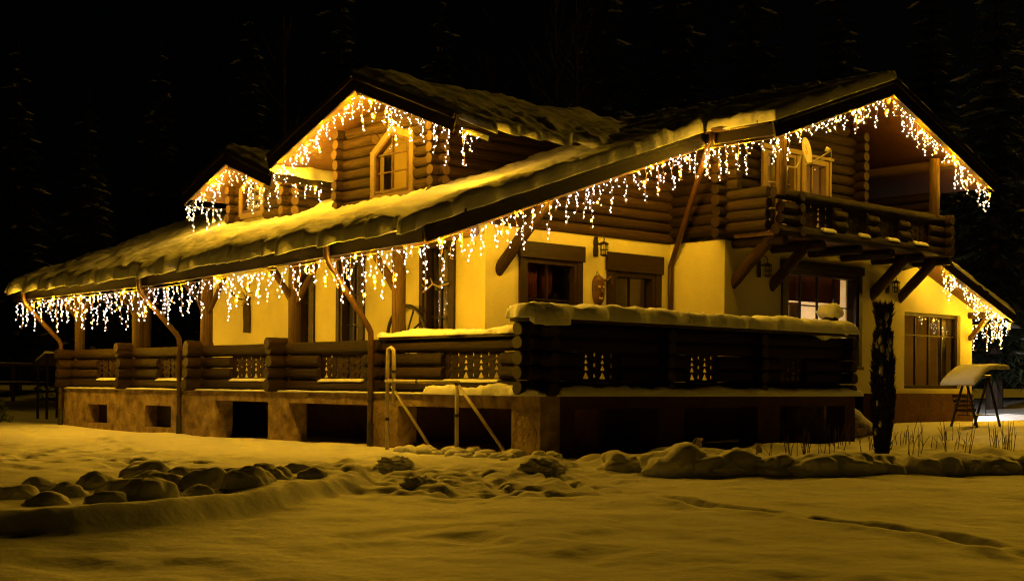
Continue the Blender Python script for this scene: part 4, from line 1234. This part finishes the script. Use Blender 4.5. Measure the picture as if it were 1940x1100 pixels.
icicles([(1.18, 6.5, 6.73), (1.18, 9.5, 5.52)], 'icicle light string on the left edge of the large dormer', 0.177, 7, .8, 'bulb2')
icicles([(1.12, 9.5, 5.62), (2.75, 9.5, 5.64)], 'icicle light string on the side eave between the two dormers', 0.147, 8, .9)
icicles([(1.18, 11.26, 5.87), (1.18, 9.6, 5.2)], 'icicle light string on the right edge of the small dormer', 0.152, 9, .9)
icicles([(1.18, 11.3, 5.87), (1.18, 13.1, 5.16)], 'icicle light string on the left edge of the small dormer', 0.152, 10, .8)
icicles([(1.12, 13.12, 5.2), (2.2, 13.12, 5.2)], 'icicle light string on the outer side eave of the small dormer', 0.140, 11, 1.0)
icicles([(13.7, PY + .03, 3.80), (16.9, PY + .03, 2.68)], 'icicle light string on the small low gable at the right', 0.125, 12, .85, 'bulb3')
icicles([(16.9, PY, 2.70), (16.9, 3.2, 2.70)], 'icicle light string on the right eave of the low wing', 0.152, 13, .9)

tb = icicles([(WE - .10, VY - .14, rz(WE, 0, -.02)), (WE - .02, VY - .10, rz(WE, 0, -.04))], 'bunched knot of lights on the downpipe head at the wing eave', .011, 21, .95)

# ------------------------------------------------------------------ pole rack in front of the foundation
t = empty('pole_rack', (-.5, 2.2, 0), label='cream painted pole rack leaning by the veranda foundation', cat='rack')
def pole(pts, name='pole', r=.032):
    mb = MB(); mb.tube([(p[0] + .5, p[1] - 2.2, p[2]) for p in pts], r, 9)
    o = mb.build(name, 'pole', t, smooth=True)
    return o
pole([(-.5, 3.22, -.05), (-.5, 3.22, 1.62), (-.5, 3.20, 1.70), (-.5, 3.13, 1.73), (-.5, 3.06, 1.69), (-.5, 3.05, 1.6), (-.5, 3.05, .75)])
pole([(-.5, 3.26, 1.17), (-.5, 1.36, 1.15)], 'cross_bar')
pole([(-.5, 1.40, -.05), (-.5, 1.40, 1.17)])
pole([(-.5, 3.1, 1.08), (-.3, 2.25, .02)], 'stay', .026)
pole([(-.5, 1.36, 1.10), (-.3, .42, .02)], 'stay', .026)
for (y, z) in ((3.22, .5), (3.05, 1.3), (1.4, .6), (1.4, 1.1), (2.4, 1.16)):
    mb = MB()
    if y == 2.4: mb.tube([(0, .18, z), (0, .24, z)], .036, 9)
    else: mb.tube([(0, y - 2.2, z), (0, y - 2.2, z + .05)], .036, 9)
    mb.build('joint', 'iron', t)

# ------------------------------------------------------------------ snow mounds in the kerbed bed, boulders of the right bed
ML = [(-9.48,-3.16,.26),(-8.84,-2.17,.25),(-9.02,-3.17,.26),(-8.25,-2.19,.24),(-9.2,-4.34,.22),(-8.46,-3.24,.26),(-7.5,-1.86,.34),(-8.02,-3.19,.26),(-7.2,-2.2,.28),(-8.75,-4.2,.32),(-7.7,-3.43,.30),(-6.95,-2.59,.28),(-7.6,-3.95,.28),(-6.4,-2.3,.26),(-7.26,-3.6,.24),(-6.61,-2.98,.2),(-6.3,-3.13,.2),(-7.28,-1.01,.2),(-10.1,-3.6,.3),(-10.2,-2.6,.28),(-5.9,-2.2,.2),(-5.6,-1.8,.16),(-6.9,-3.3,.22),(-8.2,-4.1,.2),(-8.6,-3.75,.24),(-7.9,-2.6,.25),(-9.5,-2.5,.24),(-7.0,-3.0,.2),(-9.6,-4.1,.24),(-8.35,-2.75,.22)]
for i, (x, y, r) in enumerate(ML):
    z = gz(x, y)
    blob('snow_mound', (x, y, z - r * .02), r * .70, 50 + i * 3.7, 'ground_snow', (1.1 + .3 * rnd.random(), .95 + .15 * rnd.random(), .70 + .28 * rnd.random()), 4, .27, 1.3,
         label='rounded snow-covered mound in the curved bed at the left', cat='snow mound', group='snow mounds in the curved bed')
RB = [(-1.28, -2.92, .26)]
_rb = random.Random(17); _pp = [(-1.05, -3.75), (-.72, -4.3), (-.1, -5.08), (.95, -5.42), (1.95, -5.72), (3.05, -6.02), (4.2, -6.5), (5.2, -6.95)]
for (a, b) in zip(_pp, _pp[1:]):
    n_ = max(2, int(math.hypot(b[0] - a[0], b[1] - a[1]) / .36))
    for i in range(n_):
        RB.append((a[0] + (b[0] - a[0]) * i / n_ + _rb.uniform(-.06, .06), a[1] + (b[1] - a[1]) * i / n_ + _rb.uniform(-.06, .06), _rb.uniform(.22, .31) + (.06 if i == 0 and a[0] < -.6 else 0)))
for i, (x, y, r) in enumerate(RB):
    z = gz(x, y)
    blob('snow_boulder', (x, y, z + r * .10), r, 150 + i * 3.7, 'ground_snow', (1.35, 1.2, .82), 4, .36, 1.5,
         label='snow-covered edging boulder along the right planting bed' if i else 'leftmost snow-covered boulder of the right planting bed, standing apart', cat='boulder', group='boulders edging the right bed')
for i, (x, y, r, lab) in enumerate(((-3.6, -1.05, .19, 'rough broken snow clod beyond the curved bed tip'), (-2.75, -2.9, .24, 'large rough snow clod in front of the terrace corner'), (-5.2, -3.55, .15, 'trampled snow clod beside the bed kerb tip'), (-4.6, -3.3, .11, 'small trampled snow clod right of the kerb tip'))):
    blob('snow_clod', (x, y, gz(x, y) + r * .1), r, 300 + i * 5, 'ground_snow', (1.25, 1.2, .62), 4, .42, 3.2, label=lab, cat='snow clod', group='loose snow clods')
# crumbs along the foundation
for i in range(34):
    x = rnd.uniform(-1.0, -.2); y = rnd.uniform(-.8, 2.6); r = rnd.uniform(.05, .15)
    blob('snow_crumb', (x, y, gz(x, y) + r * .2), r, 400 + i * 3.3, 'snow', (1.2, 1.2, .75), 2, .4, 2.5, label='small lump of fallen snow at the foot of the terrace corner', cat='snow lump', group='fallen snow lumps')

# ------------------------------------------------------------------ planting on the right
def column_shrub(x, y, h):
    z0 = gz(x, y)
    z0 = min(z0, .12)
    t = empty('columnar_shrub', (x, y, z0), label='tall narrow dark shrub bound upright in the right planting bed', cat='shrub')
    r = random.Random(5); v = []; f = []
    K = [(0, .09), (.1, .12), (.3, .155), (.55, .165), (.7, .15), (.8, .13), (.845, .075), (.88, .10), (1, .12)]
    def wid(u):
        for (a, b), (c, d) in zip(K, K[1:]):
            if u <= c: return b + (d - b) * (u - a) / (c - a)
        return .1
    for k in range(9000):
        u = r.random() ** .9; a = r.uniform(0, 6.283); q = wid(u) * math.sqrt(r.uniform(.2, 1.0)) * (1 + .25 * N(a * 1.0, u * 9, 3))
        c = Vector((q * math.cos(a), q * math.sin(a), u * h))
        d = Vector((math.cos(a) * .45 + r.uniform(-.3, .3), math.sin(a) * .45 + r.uniform(-.3, .3), 1.0)).normalized()
        s = d.cross(Vector((r.uniform(-1, 1), r.uniform(-1, 1), .1))).normalized()
        L = r.uniform(.04, .10) * (1.6 if u > .9 else 1); w = .012
        i = len(v); v += [c - s * w, c + s * w, c + d * L]; f.append((i, i+1, i+2))
    ob('foliage', mesh('foliage', v, f, ['shrub']), t)
    mb = MB(); mb.tube([(0, 0, -.1), (0, 0, h * .6)], .03, 7, r1=.015); mb.build('stem', 'bark', t)
    for k in range(16):
        u = r.uniform(.15, .95) if k > 5 else r.uniform(.6, .82); a = r.uniform(2.6, 4.6); q = wid(u) * .92
        b = blob('snow_patch', (q * math.cos(a), q * math.sin(a), u * h), r.uniform(.018, .036), 500 + k, 'snow', (.8, .8, 2.0), 3, .9, 2.6)
        b.parent = t
column_shrub(3.33, -3.90, 2.2)
for i in range(26):
    x = rnd.uniform(3.2, 9.5); y = rnd.uniform(-4.6, -1.6)
    if i < 6: x, y = rnd.uniform(1.0, 3.4), rnd.uniform(-4.4, -2.8)
    t = empty('dry_plant', (x, y, gz(x, y)), label='thin dry stalks poking out of the snow by the columnar shrub', cat='dry plant', group='dry stalks in the right bed')
    for k in range(rnd.randint(2, 5)):
        dx, dy = rnd.uniform(-.15, .15), rnd.uniform(-.15, .15); h = rnd.uniform(.2, .52)
        mb = MB(); mb.tube([(dx, dy, -.05), (dx * 1.3, dy * 1.3, h * .5), (dx * 1.6 + rnd.uniform(-.08, .08), dy * 1.6, h)], .008, 4, r1=.004)
        if rnd.random() < .5: mb.tube([(dx * 1.3, dy * 1.3, h * .5), (dx + rnd.uniform(-.15, .15), dy, h * .8)], .006, 4, r1=.003)
        mb.build('stem', 'dry', t)
for i, (x, y) in enumerate(((.1, -3.0), (1.05, -3.3))):
    t = empty('dry_seed_head', (x, y, gz(x, y)), label='curled dry leaf head sticking up behind the boulders', cat='dry plant', group='dry leaf heads behind the boulders')
    mb = MB(); mb.tube([(0, 0, -.05), (.02, 0, .18), (.04, 0, .26)], .007, 5); mb.build('stem', 'dry', t)
    for k in range(3):
        a = k * 2.1; v = []
        for (u, w) in ((0, 0), (.4, .05), (.8, .04), (1, 0)):
            v += [(.04 + math.cos(a) * u * .09 - math.sin(a) * w, math.sin(a) * u * .09 + math.cos(a) * w, .26 + .07 * math.sin(u * 3 + k)), (.04 + math.cos(a) * u * .09 + math.sin(a) * w, math.sin(a) * u * .09 - math.cos(a) * w, .26 + .07 * math.sin(u * 3 + k))]
        ob('leaf', mesh('leaf', v, [(0, 1, 3, 2), (2, 3, 5, 4), (4, 5, 7, 6)], ['bone']), t)

# ------------------------------------------------------------------ garden swing with canopy at the right
SX, SY = 13.1, -.1
gzs = .12
t = empty('garden_swing', (SX, SY, gzs), label='garden swing seat under a snow-laden canopy before the right window', cat='swing')
k = .93
for s in (0, 1):
    xx = -.5 + s * 1.0
    mb = MB()
    mb.tube([(xx, -.35, -.1), (xx, 0, 1.26)], .03, 8); mb.build('leg', 'iron', t, smooth=True)
    mb = MB()
    mb.tube([(xx, .4, -.1), (xx, 0, 1.26)], .03, 8); mb.build('leg', 'iron', t, smooth=True)
mb = MB(); mb.tube([(-.6, 0, 1.26), (.6, 0, 1.26)], .03, 8); mb.build('top_bar', 'iron', t, smooth=True)
def canopy(s, tt):
    x = -.85 + s * 1.55
    z = 1.30 + .12 * math.sin(min(1, s * 1.35) * math.pi * .5) - .30 * max(0, .42 - s) ** 1.3 * 2.6
    return Vector((x, -.4 + tt * .8, z))
v = []; f = []
for i in range(17):
    for j in range(7): v.append(canopy(i / 16, j / 6))
for i in range(16):
    for j in range(6): f.append((i*7 + j, i*7 + j + 1, (i+1)*7 + j + 1, (i+1)*7 + j))
cn = ob('canopy', mesh('canopy', v, f, ['pole'], None, True), t); cn.modifiers.new('t', 'SOLIDIFY').thickness = .02
snow_slab('canopy_snow', lambda s, q: canopy(s, q) + Vector((0, 0, .02)), 1.55, .8, .07, res=.1, edge=.08, rag=(.02,) * 4, seed=77, parent=t)
for i in range(5):
    mb = MB(); mb.box(-.42, .42, -.22 + i * .09, -.15 + i * .09, .40, .42); mb.build('seat_slat', 'trim', t)
for i in range(4):
    mb = MB(); mb.box(-.42, .42, .24 + i * .03, .26 + i * .03, .48 + i * .1, .55 + i * .1); mb.build('back_slat', 'trim', t)
for xx in (-.4, .4):
    mb = MB(); mb.tube([(xx, 0, .42), (xx, 0, 1.26)], .01, 5); mb.build('hanger', 'iron', t)
mb = MB(); mb.tube([(.3, -.3, .12), (.9, -.55, .10)], .035, 7); mb.build('foot_bar', 'iron', t)

# ------------------------------------------------------------------ left background: fence, shelter, bushes
t = empty('rail_fence', (8, 38, 0), label='low dark rail fence far behind the veranda at the left edge', cat='fence')
for z in (1.0, 1.75):
    mb = MB(); mb.beam((-9, -1.5, z), (5, 2.6, z), .08, .12); r_ = mb.build('rail', 'trim', t)
    mb = MB(); mb.beam((-9, -1.5, z + .09), (5, 2.6, z + .09), .07, .05); mb.build('rail_snow', 'snow', t)
for i in range(7):
    mb = MB(); mb.box(-9.06 + i * 2.2, -8.94 + i * 2.2, -1.46 + i * .644, -1.34 + i * .644, 0, 1.95); mb.build('post', 'trim', t)
t = empty('wood_shelter', (3.0, 24.4, 0), label='small lean-to plank roof capped with snow beyond the veranda end', cat='shelter')
mb = MB(); mb.beam((0, .62, 1.62), (0, -.3, 1.92), .8, .05); mb.build('roof', 'darkwood', t)
for (x, y, h) in ((-.3, .45, 1.62), (.3, .45, 1.62), (-.3, -.2, 1.85), (.3, -.2, 1.85)):
    mb = MB(); mb.box(x - .03, x + .03, y - .03, y + .03, -.1, h); mb.build('post', 'fascia', t)
snow_slab('roof_snow', bil((-.42, -.32, 1.955), (.42, -.32, 1.955), (.42, .5, 1.69), (-.42, .5, 1.69)), .84, .9, .08, seed=88, parent=t)
def bush(x, y, w, h, seed, label):
    z0 = gz(x, y)
    t = empty('bush', (x, y, z0), label=label, cat='bush', group='bushes at the left edge')
    r = random.Random(seed); v = []; f = []
    for k in range(1400):
        a = r.uniform(0, 6.283); u = r.random(); q = w * math.sqrt(r.random()) * math.sqrt(1 - u * u * .8) * (1 + .5 * N(a, u * 3, seed))
        c = Vector((q * math.cos(a), q * math.sin(a), u * h)); d = Vector((r.uniform(-1, 1), r.uniform(-1, 1), r.uniform(-.3, 1))).normalized()
        s = d.cross(Vector((r.uniform(-1, 1), r.uniform(-1, 1), r.uniform(-1, 1)))).normalized()
        i = len(v); L = r.uniform(.06, .16); v += [c - s * .025, c + s * .025, c + d * L]; f.append((i, i+1, i+2))
    ob('foliage', mesh('foliage', v, f, ['needles']), t)
    for k in range(7):
        a = k * .9; mb = MB(); mb.tube([(0, 0, -.05), (w * .5 * math.cos(a), w * .5 * math.sin(a), h * .8)], .012, 4, r1=.004); mb.build('stem', 'dry', t)
bush(-1.3, 19.6, .55, .5, 1, 'low bush in the snow left of the veranda corner')
bush(-.4, 21.0, .6, .75, 2, 'taller bush in the snow behind the veranda corner')
bush(-2.2, 21.0, .5, .4, 3, 'small bush at the far left edge of the yard')

# ------------------------------------------------------------------ trees
def spruce_mesh(h, seed, tiers):
    r = random.Random(seed); v = []; f = []; sv = []; sf = []
    for k in range(tiers):
        u = k / tiers; z = h * (.08 + .9 * u); R = h * .20 * (1 - u) ** .85 + .15
        nb = max(5, int(13 * (1 - u)) + 4)
        for b in range(nb):
            a = 2 * math.pi * (b + r.random()) / nb; L = R * r.uniform(.65, 1.15); dp = r.uniform(.25, .5)
            d = Vector((math.cos(a), math.sin(a), 0)); s = Vector((-d.y, d.x, 0))
            nseg = 9
            for q in range(nseg):
                w0 = q / nseg
                c = d * (L * w0) + Vector((0, 0, z - dp * L * w0 * w0 + .12 * L * w0))
                for e in (-1, 1):
                    for _ in range(2):
                        tl = L * .26 * (1.1 - w0) + .12
                        tip = c + d * tl * r.uniform(.4, .9) + s * e * tl * r.uniform(.5, 1.0) + Vector((0, 0, -tl * r.uniform(.1, .7)))
                        wv = d * .06 * r.uniform(.6, 1.6)
                        i = len(v); v += [c - wv, c + wv, tip]; f.append((i, i+1, i+2))
            if r.random() < .13:
                for q in range(3):
                    w0 = r.uniform(.35, .95); c = d * (L * w0) + Vector((0, 0, z - dp * L * w0 * w0 + .12 * L * w0 + .05))
                    n = 6; i = len(sv); rr = r.uniform(.07, .19) * (1 + L * .12)
                    for j in range(n):
                        t = 2 * math.pi * j / n; sv.append(c + d * math.cos(t) * rr * 1.6 * r.uniform(.7, 1.3) + s * math.sin(t) * rr * r.uniform(.6, 1.2) + Vector((0, 0, -.2 * rr * math.cos(t))))
                    sv.append(c + Vector((0, 0, rr * .5)))
                    for j in range(n): sf.append((i + j, i + (j+1) % n, i + n))
    mb = MB(); mb.tube([(0, 0, -.2), (.03, 0, h * .5), (0, 0, h)], h * .018, 8, r1=.02)
    return mesh('spruce_crown', v, f, ['needles']), mesh('spruce_snow', sv, sf, ['snow'], None, True), mb.mesh('spruce_trunk', ['bark'])
SPR = [spruce_mesh(14, 1, 30), spruce_mesh(20, 2, 38)]
def spot(px, depth):
    """ground position at a bearing and distance from the viewpoint"""
    l = (px - 970) / 2562 * depth
    return CAM.x + fwd.x * depth + rgt.x * l, CAM.y + fwd.y * depth + rgt.y * l
trees = [(165, 52, 0, .86, 'lone snow-dusted spruce beyond the left end of the veranda roof'), (30, 70, 1, .9, 'dark spruce at the far left edge'), (300, 74, 1, .95, 'dark spruce between the lone spruce and the small dormer'),
         (470, 78, 1, 1.1, 'tall dark spruce behind the small dormer'), (640, 70, 1, 1.15, 'tall dark spruce behind the large dormer peak'), (830, 80, 1, 1.2, 'tall dark spruce right of the large dormer peak'),
         (1130, 62, 1, 1.15, 'tall snow-flecked spruce behind the roof valley'), (1275, 70, 1, 1.3, 'tall spruce left of the balcony gable'), (1420, 62, 1, 1.15, 'tall snow-flecked spruce behind the balcony gable slope'),
         (1580, 76, 1, 1.3, 'tall dark spruce behind the balcony gable'), (1760, 68, 1, 1.15, 'dark spruce right of the gable peak'), (1885, 46, 0, 1.15, 'snow-flecked spruce beside the right gable edge'), (1960, 60, 1, 1.0, 'dark spruce at the right edge of the picture')]
for (px, dep, k, s, lab) in trees:
    x, y = spot(px, dep)
    t = empty('spruce_tree', (x, y, gz(x, y)), label=lab, cat='tree', group='spruces behind the chalet')
    t.scale = (s, s, s); t.rotation_euler.z = rnd.uniform(0, 6)
    for nm, me in zip(('crown', 'branch_snow', 'trunk'), SPR[k]): ob(nm, me, t, kind='stuff' if nm == 'branch_snow' else None)
def bare_tree(px, dep, h, seed, lab):
    x, y = spot(px, dep); r = random.Random(seed)
    t = empty('bare_tree', (x, y, gz(x, y)), label=lab, cat='tree', group='bare trees behind the roof')
    mb = MB(); mb.tube([(0, 0, -.2), (.2, 0, h * .4), (.1, .1, h)], h * .013, 8, r1=.03); mb.build('trunk', 'bark', t, smooth=True)
    mb = MB()
    for k in range(46):
        u = r.uniform(.25, .97); a = r.uniform(0, 6.28); L = h * .22 * (1.1 - u) + .4
        p = Vector((.15, .05, u * h)); q = p + Vector((math.cos(a) * L * .5, math.sin(a) * L * .5, L * .5)); e = q + Vector((math.cos(a) * L * .4, math.sin(a) * L * .4, L * .7))
        mb.tube([p, q, e], .04, 4, r1=.008)
        for _ in range(3): mb.tube([q, q + Vector((r.uniform(-1, 1), r.uniform(-1, 1), r.uniform(.2, 1))) * L * .4], .015, 3, r1=.004)
    mb.build('crown', 'bark', t)
bare_tree(1045, 48, 15, 1, 'bare thin tree rising behind the roof valley')
bare_tree(1085, 52, 16, 2, 'second bare thin tree behind the roof valley, further right')
bare_tree(925, 55, 16, 3, 'bare thin tree behind the large dormer snow')
bare_tree(530, 60, 17, 4, 'bare thin tree between the two dormer peaks')

# ------------------------------------------------------------------ labels that single out the members of a row
ORD = ['leftmost', 'second', 'third', 'fourth', 'fifth', 'sixth', 'seventh', 'eighth', 'ninth', 'tenth', 'eleventh', 'twelfth', 'thirteenth', 'fourteenth',
       'fifteenth', 'sixteenth', 'seventeenth', 'eighteenth', 'nineteenth', 'twentieth', 'twenty-first', 'twenty-second', 'twenty-third', 'twenty-fourth', 'twenty-fifth', 'twenty-sixth', 'twenty-seventh', 'twenty-eighth', 'twenty-ninth', 'thirtieth', 'thirty-first', 'thirty-second', 'thirty-third', 'thirty-fourth', 'thirty-fifth', 'thirty-sixth']
def bearing(o):
    q = o.matrix_world.translation - CAM; return q.dot(rgt) / q.dot(fwd)
def depth(o): return (o.matrix_world.translation - CAM).dot(fwd)
def rank(prefix, text, rows=None):
    obs = [o for o in COL.objects if o.parent is None and o.name.split('.')[0] == prefix]
    groups = [(None, obs)]
    if rows:
        obs.sort(key=depth); n = len(obs); k = len(rows)
        groups = [(rows[i], obs[i * n // k:(i + 1) * n // k]) for i in range(k)]
    for row, g in groups:
        for i, o in enumerate(sorted(g, key=bearing)):
            w = ORD[i] + (' from the left' if i else '')
            o['label'] = (text % w) + (' ' + row if row else '')
bpy.context.view_layer.update()
rank('snow_mound', 'snow-covered mound, %s', ['in the front row of the curved bed', 'in the middle row of the curved bed', 'in the back row of the curved bed'])
rank('snow_crumb', 'small lump of fallen snow below the terrace corner, %s of the lumps')
rank('snow_boulder', 'snow-covered edging boulder of the right bed, %s in the row')
rank('dry_plant', 'thin dry stalks in the right bed, %s of the clumps')
rank('dry_seed_head', 'curled dry leaf head behind the boulders, %s of two')
